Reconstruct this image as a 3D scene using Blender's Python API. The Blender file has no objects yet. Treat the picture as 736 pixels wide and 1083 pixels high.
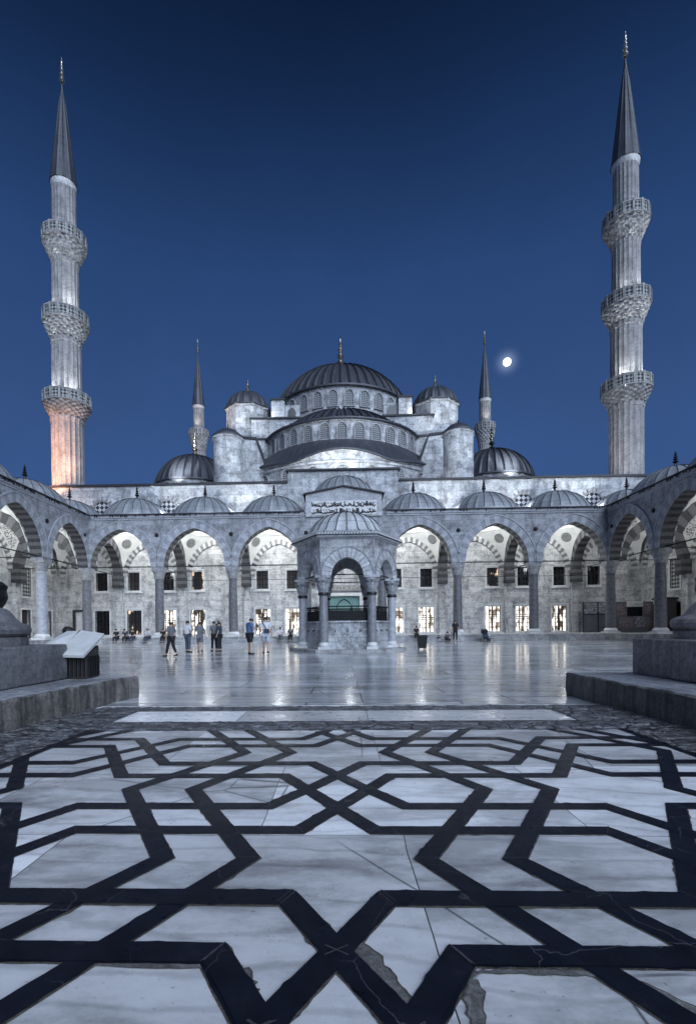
import bpy, bmesh, math, random
from mathutils import Vector, Matrix
random.seed(7)
R = math.radians
PI = math.pi
sc = bpy.context.scene
COL = sc.collection
P = 6.28            # bay of the arcades
YC = 40.9           # column line of the mosque portico
YW = 47.2           # mosque facade
XC = 3.5 * P        # column line of the side arcades
XW = 28.3           # back wall of the side arcades

# ------------------------------------------------------------------ materials
def newmat(name):
    m = bpy.data.materials.new(name); m.use_nodes = True
    nt = m.node_tree
    b = nt.nodes['Principled BSDF']
    return m, nt, b
def N(nt, typ, **kw):
    n = nt.nodes.new(typ)
    for k, v in kw.items():
        if k.startswith('i_'):
            n.inputs[k[2:].replace('_', ' ')].default_value = v
        else:
            setattr(n, k, v)
    return n
def mix(nt, fac, a, b, mode='MIX'):
    n = nt.nodes.new('ShaderNodeMix'); n.data_type = 'RGBA'; n.blend_type = mode
    def put(s, v):
        if isinstance(v, (int, float)): s.default_value = v
        elif isinstance(v, tuple): s.default_value = v if len(v) == 4 else (*v, 1)
        else: nt.links.new(v, s)
    put(n.inputs[0], fac); put(n.inputs[6], a); put(n.inputs[7], b)
    return n.outputs[2]
def ramp(nt, src, pts):
    n = nt.nodes.new('ShaderNodeValToRGB')
    while len(n.color_ramp.elements) < len(pts): n.color_ramp.elements.new(.5)
    for e, (p, c) in zip(n.color_ramp.elements, pts):
        e.position = p
        e.color = (c, c, c, 1) if isinstance(c, (int, float)) else (*c, 1)
    nt.links.new(src, n.inputs[0])
    return n.outputs[0]
def uvmap(nt, scale=(1, 1, 1), loc=(0, 0, 0), rot=(0, 0, 0), src='UV'):
    tc = nt.nodes.new('ShaderNodeTexCoord'); mp = nt.nodes.new('ShaderNodeMapping')
    mp.inputs['Scale'].default_value = scale; mp.inputs['Location'].default_value = loc
    mp.inputs['Rotation'].default_value = rot
    nt.links.new(tc.outputs[src], mp.inputs[0]); return mp.outputs[0]
def noise(nt, vec, scale, detail=5, rough=.6, out=0):
    n = N(nt, 'ShaderNodeTexNoise'); n.inputs['Scale'].default_value = scale
    n.inputs['Detail'].default_value = detail; n.inputs['Roughness'].default_value = rough
    nt.links.new(vec, n.inputs['Vector']); return n.outputs[out]
def bump(nt, b, h, strength=.3, dist=.02):
    n = N(nt, 'ShaderNodeBump'); n.inputs['Strength'].default_value = strength
    n.inputs['Distance'].default_value = dist
    nt.links.new(h, n.inputs['Height']); nt.links.new(n.outputs[0], b.inputs['Normal'])
    return n

def stone(name, col=(.40, .40, .41), blocks=(1.0, .42), mortar=.55, var=.16, stain=.55, rough=.75, grime=(.10, .10, .11), streak=(1.0, .20)):
    m, nt, b = newmat(name)
    v = uvmap(nt)
    br = N(nt, 'ShaderNodeTexBrick'); nt.links.new(v, br.inputs['Vector'])
    br.offset = .5; br.squash = 1
    br.inputs['Scale'].default_value = 1
    br.inputs['Brick Width'].default_value = blocks[0]; br.inputs['Row Height'].default_value = blocks[1]
    br.inputs['Mortar Size'].default_value = .012; br.inputs['Mortar Smooth'].default_value = .4
    lo = tuple(c * (1 - var) for c in col); hi = tuple(min(1, c * (1 + var)) for c in col)
    br.inputs['Color1'].default_value = (*lo, 1); br.inputs['Color2'].default_value = (*hi, 1)
    br.inputs['Mortar'].default_value = (*[c * (1 - mortar) for c in col], 1)
    n1 = ramp(nt, noise(nt, v, 1.3, 10, .75), [(.34, 1 - stain), (.53, 1.0)])
    vs = uvmap(nt, (*streak, 1))
    n2 = ramp(nt, noise(nt, vs, 1.0, 8, .75), [(.36, 1 - stain * .7), (.5, 1.0)])
    n3 = ramp(nt, noise(nt, v, 5, 8, .75), [(.34, .60), (.58, 1.08)])
    c = mix(nt, 1.0, br.outputs[0], n3, 'MULTIPLY')
    c = mix(nt, mix(nt, 1.0, n1, n2, 'MULTIPLY'), grime, c)
    nt.links.new(c, b.inputs['Base Color'])
    b.inputs['Roughness'].default_value = rough
    h = mix(nt, .5, n3, ramp(nt, br.outputs[1], [(0, 1.0), (1, 0.0)]))
    bump(nt, b, h, .5, .02)
    return m
def plain(name, col, rough=.6, metal=0, nscale=4, amt=.25, bstr=.15, spec=None):
    m, nt, b = newmat(name)
    v = uvmap(nt, src='Object')
    n = ramp(nt, noise(nt, v, nscale, 6, .65), [(.3, 1 - amt), (.7, 1 + amt * .5)])
    nt.links.new(mix(nt, 1.0, (*col, 1), n, 'MULTIPLY'), b.inputs['Base Color'])
    b.inputs['Roughness'].default_value = rough; b.inputs['Metallic'].default_value = metal
    if bstr: bump(nt, b, n, bstr, .02)
    return m
def lead(name, col, rough=.5):
    m, nt, b = newmat(name)
    v = uvmap(nt)
    vs = uvmap(nt, (1.5, .5, 1))
    n = ramp(nt, noise(nt, vs, 1.2, 7, .7), [(.3, .6), (.7, 1.25)])
    n2 = ramp(nt, noise(nt, v, 6, 5, .7), [(.3, .85), (.7, 1.1)])
    br = N(nt, 'ShaderNodeTexBrick'); nt.links.new(v, br.inputs['Vector'])
    br.inputs['Scale'].default_value = 1; br.inputs['Brick Width'].default_value = 40
    br.inputs['Row Height'].default_value = .9; br.inputs['Mortar Size'].default_value = .02
    br.inputs['Color1'].default_value = (*col, 1); br.inputs['Color2'].default_value = (*col, 1)
    br.inputs['Mortar'].default_value = (*[c * .5 for c in col], 1)
    nt.links.new(mix(nt, 1.0, mix(nt, 1.0, br.outputs[0], n, 'MULTIPLY'), n2, 'MULTIPLY'), b.inputs['Base Color'])
    b.inputs['Roughness'].default_value = rough; b.inputs['Metallic'].default_value = .25
    bump(nt, b, n2, .2, .02)
    return m
def emit(name, col, strength, dark=None, scale=1.0, thr=(.42, .6)):
    m, nt, b = newmat(name)
    b.inputs['Base Color'].default_value = (.02, .02, .02, 1)
    b.inputs['Roughness'].default_value = .3
    if dark is None:
        b.inputs['Emission Color'].default_value = (*col, 1)
        b.inputs['Emission Strength'].default_value = strength
    else:
        v = uvmap(nt, (scale, scale * .45, 1))
        f = ramp(nt, noise(nt, v, 1.0, 3, .55), [(thr[0], 0.0), (thr[1], 1.0)])
        nt.links.new(mix(nt, f, dark, (*col, 1)), b.inputs['Emission Color'])
        b.inputs['Emission Strength'].default_value = strength
    return m
def lattice(name, a, bcol, scale, emis=0):
    m, nt, b = newmat(name)
    v = uvmap(nt, (scale, scale, 1), rot=(0, 0, R(45)))
    ck = N(nt, 'ShaderNodeTexChecker'); nt.links.new(v, ck.inputs['Vector'])
    ck.inputs['Scale'].default_value = 1
    ck.inputs['Color1'].default_value = (*a, 1); ck.inputs['Color2'].default_value = (*bcol, 1)
    nt.links.new(ck.outputs[0], b.inputs['Base Color'])
    b.inputs['Roughness'].default_value = .8
    return m
def maze(name, a, bcol, scale):
    m, nt, b = newmat(name)
    v = uvmap(nt, (scale, scale, scale), src='Object')
    n = noise(nt, v, 1.0, 2, .5)
    f = ramp(nt, n, [(.455, 0.0), (.465, 1.0), (.515, 1.0), (.525, 0.0)])
    f2 = ramp(nt, noise(nt, uvmap(nt, (scale * 1.3,) * 3, (7, 3, 1), src='Object'), 1.0, 2, .5), [(.46, 0.0), (.47, 1.0), (.53, 1.0), (.54, 0.0)])
    nt.links.new(mix(nt, mix(nt, 1.0, f, f2, 'LIGHTEN'), (*a, 1), (*bcol, 1)), b.inputs['Base Color'])
    b.inputs['Roughness'].default_value = .8
    return m

M = {}
M['facade'] = stone('facade_stone', (.48, .49, .505), (1.6, .75), .6, .2, .85, grime=(.07, .07, .08))
M['arcade'] = stone('arcade_stone', (.30, .31, .335), (1.1, .5), .45, .16, .85, grime=(.07, .07, .08))
M['inner'] = stone('inner_wall_stone', (.48, .48, .48), (1.2, .5), .5, .16, .85, grime=(.09, .09, .095))
M['mosque'] = stone('mosque_stone', (.52, .53, .55), (1.5, .75), .65, .22, .85, grime=(.06, .062, .07))
M['minaret'] = stone('minaret_stone', (.29, .28, .28), (3.0, 1.1), .45, .12, .8, streak=(2.6, .10))
M['muq'] = stone('carved_stone', (.36, .36, .36), (.6, .4), .3, .2, .85)
M['light_v'] = stone('pale_voussoir_stone', (.36, .37, .40), (5, 5), .1, .08, .35)
M['dark_v'] = stone('grey_voussoir_stone', (.25, .26, .29), (5, 5), .1, .1, .3)
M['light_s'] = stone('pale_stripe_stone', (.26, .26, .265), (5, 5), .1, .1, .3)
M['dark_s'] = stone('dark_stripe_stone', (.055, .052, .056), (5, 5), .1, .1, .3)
M['mid_s'] = stone('middle_shaded_stripe_stone', (.095, .095, .10), (5, 5), .1, .1, .3)  # striped masonry, its tone lowered to include the shade of the soffits
M['black_s'] = stone('charcoal_shaded_stripe_stone', (.022, .021, .024), (5, 5), .1, .1, .3)
M['ring_d'] = stone('dark_ring_stone', (.13, .125, .13), (5, 5), .1, .1, .3)
M['ring_l'] = stone('pale_ring_stone', (.44, .44, .44), (5, 5), .1, .1, .3)
M['plaster'] = plain('vault_plaster', (.52, .52, .50), .85, nscale=1.2, amt=.22)
M['medal'] = maze('painted_medallion', (.20, .20, .20), (.08, .08, .08), 7)
M['maze'] = maze('painted_arabesque', (.62, .62, .60), (.03, .03, .035), 6.5)
M['white'] = plain('white_marble_trim', (.55, .55, .55), .5, nscale=3, amt=.25)
M['marble'] = stone('fountain_marble', (.42, .43, .45), (1.2, .7), .45, .14, .95, .45, grime=(.05, .05, .055), streak=(3.2, .5))
M['granite'] = plain('granite_shaft', (.12, .12, .13), .45, nscale=5, amt=.5)
M['palecol'] = plain('pale_shaft', (.33, .34, .37), .5, nscale=4, amt=.35)
M['midcol'] = plain('grey_shaft', (.19, .195, .21), .45, nscale=5, amt=.4)
M['fring'] = stone('fountain_voussoir', (.52, .53, .55), (5, 5), .1, .1, .55)
M['fring2'] = stone('fountain_voussoir_grey', (.40, .41, .43), (5, 5), .1, .1, .5)
M['gable'] = stone('gable_stone', (.42, .43, .455), (2.2, .6), .25, .1, .5)
M['collar'] = plain('bronze_collar', (.05, .05, .05), .45, .8, 8, .5)
M['lead'] = lead('dome_lead', (.31, .325, .35), .45)
M['leadd'] = lead('dark_dome_lead', (.06, .065, .08), .5)
M['leadl'] = lead('pale_dome_lead', (.56, .57, .59), .5)
M['edge'] = plain('lead_flashing', (.025, .027, .033), .6, .2, 5, .4)
M['iron'] = plain('wrought_iron', (.018, .018, .02), .55, .6, 5, .3)
M['gold'] = plain('gilt_metal', (.62, .56, .45), .3, 1.0, 5, .15)
M['wood'] = plain('dark_wood', (.035, .03, .028), .6, 0, 6, .4)
M['shutter'] = plain('wooden_shutter', (.06, .055, .052), .65, 0, 6, .4)
M['pane_d'] = plain('dark_glass', (.012, .013, .017), .15, 0, 3, .2, 0)
M['pane_l'] = emit('lit_window_glow', (1.0, .96, .88), 2.3, (.10, .075, .055, 1), 2.2, (.42, .60))
M['pane_h'] = emit('half_lit_window_glow', (1.0, .94, .84), 2.0, (.03, .022, .018, 1), 1.9, (.46, .58))
M['pane_s'] = emit('dim_window_glow', (1.0, .75, .5), 1.2, (.006, .006, .007, 1), 1.7, (.56, .64))
M['leaded'] = lattice('leaded_lattice', (.30, .31, .32), (.05, .05, .06), 6)
M['fan'] = lattice('fan_lattice', (.36, .37, .39), (.02, .02, .025), 3.2)
M['grille_v'] = lattice('pierced_screen', (.30, .31, .30), (.03, .03, .03), 4.2)
M['teal'] = plain('teal_door_panel', (.16, .30, .28), .5, 0, 2, .2)
M['skin'] = plain('skin', (.38, .25, .19), .6, 0, 8, .1, 0)
M['hair'] = plain('dark_hair', (.015, .013, .012), .6, 0, 20, .3)
M['lampglow'] = emit('lamp_glow', (.9, .95, 1.0), 25)
def cloth(n, c): 
    M[n] = plain(n, c, .9, 0, 9, .25, .3)
cloth('blue_cotton', (.07, .13, .26)); cloth('black_cotton', (.012, .012, .015)); cloth('white_cotton', (.55, .56, .60))
cloth('pale_cotton', (.42, .44, .50)); cloth('grey_cotton', (.12, .13, .15)); cloth('navy_cotton', (.03, .04, .07)); cloth('denim', (.06, .075, .11))

# -- marble pavings
def paving(name, col, rough, blocks, joint, vein, scale=1.0, streak=(.35, 3.0), wear=.5, off=.37, rot=0.0, bstr=.12, dirt=(.07, .07, .075), uneven=.006, lines=False):
    m, nt, b = newmat(name)
    v = uvmap(nt, (1, 1, 1), src='Object', rot=(0, 0, rot))
    # wobble the joints a little
    nz = N(nt, 'ShaderNodeTexNoise'); nz.inputs['Scale'].default_value = 1.6; nt.links.new(v, nz.inputs['Vector'])
    sub = N(nt, 'ShaderNodeVectorMath', operation='SUBTRACT'); sub.inputs[1].default_value = (.5, .5, .5)
    nt.links.new(nz.outputs['Color'], sub.inputs[0])
    sca = N(nt, 'ShaderNodeVectorMath', operation='SCALE'); sca.inputs['Scale'].default_value = .035
    nt.links.new(sub.outputs[0], sca.inputs[0])
    add = N(nt, 'ShaderNodeVectorMath', operation='ADD'); nt.links.new(v, add.inputs[0]); nt.links.new(sca.outputs[0], add.inputs[1])
    br = N(nt, 'ShaderNodeTexBrick'); nt.links.new(add.outputs[0], br.inputs['Vector'])
    br.offset = off; br.inputs['Scale'].default_value = 1
    br.inputs['Brick Width'].default_value = blocks[0]; br.inputs['Row Height'].default_value = blocks[1]
    br.inputs['Mortar Size'].default_value = joint; br.inputs['Mortar Smooth'].default_value = .2
    br.inputs['Color1'].default_value = (*[c * .66 for c in col], 1); br.inputs['Color2'].default_value = (*[c * 1.18 for c in col], 1)
    br.inputs['Mortar'].default_value = (.05, .05, .055, 1)
    # streaky veining of the marble, different in every slab
    bk = N(nt, 'ShaderNodeTexBrick'); nt.links.new(add.outputs[0], bk.inputs['Vector']); bk.offset = off; bk.inputs['Scale'].default_value = 1
    bk.inputs['Brick Width'].default_value = blocks[0]; bk.inputs['Row Height'].default_value = blocks[1]; bk.inputs['Mortar Size'].default_value = 0
    bk.inputs['Color1'].default_value = (0, 0, 0, 1); bk.inputs['Color2'].default_value = (9, 23, 5, 1)
    vs = uvmap(nt, (streak[0], streak[1], 1), rot=(0, 0, R(8) + rot), src='Object')
    av = N(nt, 'ShaderNodeVectorMath', operation='ADD'); nt.links.new(vs, av.inputs[0]); nt.links.new(bk.outputs[0], av.inputs[1]); vs = av.outputs[0]
    s1 = ramp(nt, noise(nt, vs, 1.5 * scale, 9, .72), [(.34, 1 - vein), (.50, .98), (.72, 1.12)])
    wv = N(nt, 'ShaderNodeTexWave'); wv.wave_type = 'BANDS'; wv.bands_direction = 'Y'
    wv.inputs['Scale'].default_value = .9 * scale; wv.inputs['Distortion'].default_value = 9; wv.inputs['Detail'].default_value = 6
    wv.inputs['Detail Scale'].default_value = 1.2; nt.links.new(vs, wv.inputs['Vector'])
    s2 = ramp(nt, wv.outputs[1], [(.0, 1 - vein * .7), (.12, 1.0)])
    blotch = ramp(nt, noise(nt, v, 2.3, 10, .75), [(.30, 1 - wear), (.48, 1.0)])
    pit = ramp(nt, noise(nt, v, 46, 4, .6), [(.29, .3), (.35, 1.0)])
    tone = ramp(nt, noise(nt, vs, .8, 10, .7), [(.42, 1 - wear*.75), (.50, .95), (.62, 1.08)])
    c = mix(nt, 1.0, br.outputs[0], s1, 'MULTIPLY'); c = mix(nt, .8, c, s2, 'MULTIPLY'); c = mix(nt, 1.0, c, tone, 'MULTIPLY')
    c = mix(nt, blotch, mix(nt, .55, c, (*dirt, 1)), c)
    c = mix(nt, .6, c, pit, 'MULTIPLY')
    vo = N(nt, 'ShaderNodeTexVoronoi', feature='DISTANCE_TO_EDGE'); vo.inputs['Scale'].default_value = .45
    nt.links.new(add.outputs[0], vo.inputs['Vector'])
    cr = ramp(nt, vo.outputs['Distance'], [(.0, 0.0), (.0035, 1.0)])
    crm = ramp(nt, noise(nt, v, .8, 2, .5), [(.50, 1.0), (.54, 0.0)])
    crack = mix(nt, 1.0, cr, crm, 'LIGHTEN')
    c = mix(nt, crack, (.06, .06, .065, 1), c)
    if lines:
        vl = uvmap(nt, (.16, 1.5, 1), src='Object'); nl = noise(nt, vl, 1.0, 4, .62)
        ln = ramp(nt, nl, [(.488, 1.0), (.495, .08), (.505, .08), (.512, 1.0)])
        mk = ramp(nt, noise(nt, vl, .9, 2, .5), [(.45, 1.0), (.52, 0.0)])
        c = mix(nt, 1.0, c, mix(nt, 1.0, ln, mk, 'LIGHTEN'), 'MULTIPLY')
    nt.links.new(c, b.inputs['Base Color'])
    rr = ramp(nt, noise(nt, v, 3.5, 8, .7), [(.3, rough * .6), (.7, min(1, rough * 1.5))])
    nt.links.new(rr, b.inputs['Roughness'])
    b.inputs['IOR'].default_value = 1.5
    hb = mix(nt, .5, noise(nt, v, 1.3, 3, .5), ramp(nt, br.outputs[1], [(0, 1.0), (1, 0.0)]))
    hb = mix(nt, .35, hb, pit)
    bump(nt, b, hb, bstr, uneven)
    return m, nt, b
M['court'] = paving('court_marble', (.55, .57, .60), .15, (2.3, 1.05), .014, .30, .6, (.25, 1.6), .45, uneven=.012, bstr=.5, lines=True)[0]
M['slabwhite'] = paving('white_inlay_marble', (.80, .80, .82), .36, (1.83, 1.31), .003, .38, 1.0, (.75, 1.7), .5, .43, uneven=.005, bstr=.25)[0]
M['strip_marble'] = paving('strip_marble', (.72, .72, .74), .30, (1.6, 5), .006, .22, 1.0, (.5, 3.0), .3, uneven=.006)[0]
def darkband():
    m, nt, b = newmat('black_inlay_marble')
    v = uvmap(nt, src='Object')
    n = ramp(nt, noise(nt, v, 5, 8, .7), [(.3, (.005, .006, .011)), (.62, (.011, .013, .022)), (.85, (.035, .036, .045))])
    # fine white veins and cracks
    vo = N(nt, 'ShaderNodeTexVoronoi', feature='DISTANCE_TO_EDGE'); vo.inputs['Scale'].default_value = 2.6
    nz = N(nt, 'ShaderNodeTexNoise'); nz.inputs['Scale'].default_value = 4; nz.inputs['Detail'].default_value = 6
    nt.links.new(v, nz.inputs['Vector'])
    mx = mix(nt, .18, v, nz.outputs['Color']); nt.links.new(mx, vo.inputs['Vector'])
    cr = ramp(nt, vo.outputs['Distance'], [(.0, 1.0), (.0045, 0.0)])
    msk = ramp(nt, noise(nt, v, 2.6, 3, .5), [(.42, 0.0), (.56, .9)])
    f = mix(nt, 1.0, cr, msk, 'MULTIPLY')
    nt.links.new(mix(nt, f, n, (.10, .10, .12, 1)), b.inputs['Base Color'])
    nt.links.new(ramp(nt, noise(nt, v, 9, 8, .7), [(.3, .22), (.7, .5)]), b.inputs['Roughness'])
    b.inputs['Specular IOR Level'].default_value = .07
    bump(nt, b, noise(nt, v, 14, 6, .6), .12, .004)
    return m
M['band'] = darkband()
def rubble():
    m, nt, b = newmat('worn_sill_stone')
    v = uvmap(nt, src='Object')
    vs = uvmap(nt, (.6, 1.5, 1), src='Object')
    n = noise(nt, vs, 6, 10, .78); n2 = noise(nt, v, 34, 6, .7)
    c = ramp(nt, mix(nt, .35, n, n2), [(.38, (.012, .012, .014)), (.49, (.08, .08, .085)), (.60, (.36, .36, .38))])
    nt.links.new(c, b.inputs['Base Color'])
    nt.links.new(ramp(nt, n, [(.4, .35), (.6, .85)]), b.inputs['Roughness']); b.inputs['Specular IOR Level'].default_value = .3
    vo = N(nt, 'ShaderNodeTexVoronoi', feature='DISTANCE_TO_EDGE'); vo.inputs['Scale'].default_value = 4.5; nt.links.new(v, vo.inputs['Vector'])
    bump(nt, b, mix(nt, .5, mix(nt, .4, n, n2), ramp(nt, vo.outputs['Distance'], [(0, 0.0), (.12, 1.0)])), 1.0, .08)
    return m
M['rubble'] = rubble()
def oldstone(name, col, grime=(.10, .10, .11)):
    m, nt, b = newmat(name)
    v = uvmap(nt, src='Object')
    n = noise(nt, v, 2.2, 10, .7); n2 = noise(nt, v, 45, 5, .7); vs = uvmap(nt, (5, 5, .5), src='Object'); n3 = noise(nt, vs, 1.3, 7, .7)
    c = ramp(nt, n, [(.3, tuple(x * .5 for x in col)), (.55, col), (.75, tuple(x * 1.35 for x in col))])
    c = mix(nt, ramp(nt, n3, [(.40, 0.25), (.56, 1.0)]), (*grime, 1), c)
    c = mix(nt, .9, c, ramp(nt, n2, [(.3, .5), (.6, 1.15)]), 'MULTIPLY'); c = mix(nt, .8, c, ramp(nt, noise(nt, v, 12, 8, .75), [(.35, .45), (.55, 1.1)]), 'MULTIPLY')
    nt.links.new(c, b.inputs['Base Color']); b.inputs['Roughness'].default_value = .6
    bump(nt, b, mix(nt, .5, n, n2), .7, .02)
    return m
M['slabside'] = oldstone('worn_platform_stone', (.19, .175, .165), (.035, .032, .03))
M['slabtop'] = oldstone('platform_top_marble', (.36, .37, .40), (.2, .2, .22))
M['plinth'] = oldstone('pedestal_granite', (.17, .17, .18), (.10, .10, .11))

# ------------------------------------------------------------------ mesh builder
class MB:
    def __init__(s): s.v = []; s.f = []; s.m = []; s.uv = []
    def face(s, pts, mat=0, uv=None):
        i = len(s.v); s.v += [tuple(p) for p in pts]; s.f.append(tuple(range(i, i + len(pts)))); s.m.append(mat); s.uv.append(uv)
    def box(s, a, b, mat=0, T=None):
        x0, y0, z0 = a; x1, y1, z1 = b
        c = [(x0, y0, z0), (x1, y0, z0), (x1, y1, z0), (x0, y1, z0), (x0, y0, z1), (x1, y0, z1), (x1, y1, z1), (x0, y1, z1)]
        if T: c = [T(*p) for p in c]
        for q in ((3, 2, 1, 0), (4, 5, 6, 7), (0, 1, 5, 4), (1, 2, 6, 5), (2, 3, 7, 6), (3, 0, 4, 7)):
            s.face([c[k] for k in q], mat)
    def prism(s, poly, v0, v1, T, mat=0):
        """poly of (u,z) extruded along v"""
        s.face([T(u, v0, z) for u, z in poly], mat); s.face([T(u, v1, z) for u, z in reversed(poly)], mat)
        n = len(poly)
        for i in range(n):
            (a, b), (c, d) = poly[i], poly[(i + 1) % n]
            s.face([T(a, v0, b), T(a, v1, b), T(c, v1, d), T(c, v0, d)], mat)
    def lathe(s, prof, n=24, c=(0, 0), a0=0, a1=2 * PI, mat=0, rmod=None, cap=False):
        """prof of (r,z); rmod(i_theta, theta, k) scales r"""
        full = abs(a1 - a0 - 2 * PI) < 1e-6
        cols = n if full else n + 1
        g = []
        for k, (r, z) in enumerate(prof):
            row = []
            for i in range(n + 1):
                th = a0 + (a1 - a0) * i / n
                rr = r if rmod is None else rmod(i % n if full else i, th, k, r)
                row.append((c[0] + rr * math.cos(th), c[1] + rr * math.sin(th), z))
            g.append(row)
        rm = max(r for r, z in prof)
        L = [0]
        for k in range(1, len(prof)): L.append(L[-1] + math.hypot(prof[k][0] - prof[k-1][0], prof[k][1] - prof[k-1][1]))
        for k in range(len(prof) - 1):
            for i in range(n):
                u0 = (a0 + (a1 - a0) * i / n) * rm; u1 = (a0 + (a1 - a0) * (i + 1) / n) * rm
                A, B, C, D = g[k][i], g[k][i+1], g[k+1][i+1], g[k+1][i]
                if prof[k+1][0] < 1e-5: s.face([A, B, C], mat, [(u0, L[k]), (u1, L[k]), ((u0+u1)/2, L[k+1])])
                elif prof[k][0] < 1e-5: s.face([A, C, D], mat, [(u0, L[k]), (u1, L[k+1]), (u0, L[k+1])])
                else: s.face([A, B, C, D], mat, [(u0, L[k]), (u1, L[k]), (u1, L[k+1]), (u0, L[k+1])])
    def tube(s, a, b, r, n=8, mat=0, r2=None):
        a = Vector(a); b = Vector(b); d = (b - a).normalized()
        up = Vector((0, 0, 1)) if abs(d.z) < .9 else Vector((1, 0, 0))
        x = d.cross(up).normalized(); y = d.cross(x); r2 = r if r2 is None else r2
        ra = [a + (x * math.cos(2*PI*i/n) + y * math.sin(2*PI*i/n)) * r for i in range(n)]
        rb = [b + (x * math.cos(2*PI*i/n) + y * math.sin(2*PI*i/n)) * r2 for i in range(n)]
        for i in range(n): s.face([ra[i], ra[(i+1) % n], rb[(i+1) % n], rb[i]], mat)
        s.face(list(reversed(ra)), mat); s.face(rb, mat)
    def mesh(s, name, mats, org=(0, 0, 0), merge=True, smooth=True, angle=35):
        me = bpy.data.meshes.new(name)
        ox, oy, oz = org
        me.from_pydata([(x - ox, y - oy, z - oz) for x, y, z in s.v], [], s.f)
        for m in (mats if isinstance(mats, (list, tuple)) else [mats]): me.materials.append(M[m] if isinstance(m, str) else m)
        uvl = me.uv_layers.new(name='UVMap')
        for p in me.polygons:
            p.material_index = s.m[p.index]
            cu = s.uv[p.index]
            if cu is None:
                n = p.normal
                ax = max(range(3), key=lambda k: abs(n[k]))
                for li in p.loop_indices:
                    w = s.v[me.loops[li].vertex_index]
                    uvl.data[li].uv = ((w[0], w[1]) if ax == 2 else ((w[0], w[2]) if ax == 1 else (w[1], w[2])))
            else:
                for li, q in zip(p.loop_indices, cu): uvl.data[li].uv = q
        if merge:
            bm = bmesh.new(); bm.from_mesh(me)
            bmesh.ops.remove_doubles(bm, verts=bm.verts, dist=2e-4)
            bm.to_mesh(me); bm.free()
        if smooth:
            for p in me.polygons: p.use_smooth = True
            me.set_sharp_from_angle(angle=R(angle))
        me.update()
        return me
    def build(s, name, mats, parent=None, **kw):
        """verts are in world space; the object hangs under parent"""
        org = worldloc(parent) if parent is not None else kw.pop('org', (0, 0, 0))
        me = s.mesh(name, mats, org, **kw)
        o = bpy.data.objects.new(name, me); COL.objects.link(o)
        if parent is not None: o.parent = parent
        else: o.location = org
        return o
def worldloc(o):
    l = Vector((0, 0, 0))
    while o is not None: l += Vector(o.location); o = o.parent
    return tuple(l)
def tag(o, label=None, cat=None, group=None, kind=None):
    if label: o['label'] = label
    if cat: o['category'] = cat
    if group: o['group'] = group
    if kind: o['kind'] = kind
    return o
def thing(name, loc, label, cat, group=None):
    o = bpy.data.objects.new(name, None); COL.objects.link(o); o.location = loc; o.empty_display_size = .3
    return tag(o, label, cat, group)
def inst(name, me, parent, loc, rotz=0):
    """object sharing mesh me (built round the origin) at a world place, no rotated parents"""
    o = bpy.data.objects.new(name, me); COL.objects.link(o)
    p = worldloc(parent); o.parent = parent
    o.location = (loc[0] - p[0], loc[1] - p[1], loc[2] - p[2]); o.rotation_euler.z = rotz
    return o
ID = lambda u, v, z: (u, v, z)

def arch(a, rise, n=10, zs=0, uc=0):
    c = (rise * rise - a * a) / (2 * a); r = a + c
    tm = math.acos(max(-1, min(1, c / r)))
    L = [(c - r * math.cos(tm * i / n), r * math.sin(tm * i / n)) for i in range(n + 1)]
    Rr = [(-u, z) for u, z in reversed(L[:-1])]
    return [(uc + u, zs + z) for u, z in L + Rr]
def ring(mb, a, rise, t, zs, uc, v0, v1, T, nseg=17, stripes=True, sub=2):
    """arch ring of alternating voussoirs between a and a+t"""
    n = nseg * sub
    def pts(aa, rr):
        c = (rr * rr - aa * aa) / (2 * aa); r = aa + c; tm = math.acos(c / r); out = []
        for i in range(n + 1):
            s_ = 2 * i / n
            if s_ <= 1: th = tm * s_; out.append((uc + c - r * math.cos(th), zs + r * math.sin(th)))
            else: th = tm * (2 - s_); out.append((uc - c + r * math.cos(th), zs + r * math.sin(th)))
        return out
    A = pts(a, rise); B = pts(a + t, rise + t * 1.05)
    for i in range(n):
        m = (i // sub) % 2 if stripes else 0
        mb.prism([A[i], A[i+1], B[i+1], B[i]], v0, v1, T, m)
def finial(mb, x, y, z, h, s=1.0, mat=0):
    """stacked gilt bulbs with a slim pointed tip"""
    prof = [(.13*s, z)]
    zz = z; bulbs = [(.24, .20), (.20, .18), (.165, .16), (.13, .14), (.10, .12)]
    for r, hh in bulbs:
        H = hh * h
        prof += [(.06*s, zz + H*.10), (r*s*.8, zz + H*.32), (r*s, zz + H*.55), (r*s*.75, zz + H*.8), (.05*s, zz + H)]
        zz += H
    prof += [(.03*s, zz + .1*h), (0, zz + .2*h)]
    mb.lathe(prof, 12, (x, y), mat=mat)
def dome_prof(Rr, rise, z0, n=12, lip=.12):
    r = (Rr*Rr + rise*rise) / (2*rise); zc = z0 + rise - r
    a0 = math.asin(min(1, Rr / r));  
    if rise > r: a0 = PI - a0
    pr = [(Rr + lip*.3, z0 - .12 - lip*.5), (Rr + lip, z0 - .06 - lip*.5), (Rr + lip, z0)]
    pr += [(r*math.sin(a0*(1 - i/n)), zc + r*math.cos(a0*(1 - i/n))) for i in range(n + 1)]
    pr[-1] = (0, pr[-1][1])
    return pr
def ribbed_dome(mb, Rr, rise, z0, c, ribs=24, rib=.05, n=12, lip=.12, a0=0, a1=2*PI, mat=0):
    def rm(i, th, k, r): return r + (rib if (i % 4 == 0 and k > 2 and r > .3) else 0)
    k = int(ribs * 4 * (a1 - a0) / (2*PI) + .5)
    mb.lathe(dome_prof(Rr, rise, z0, n, lip), k, c, a0, a1, mat, rm)

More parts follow.
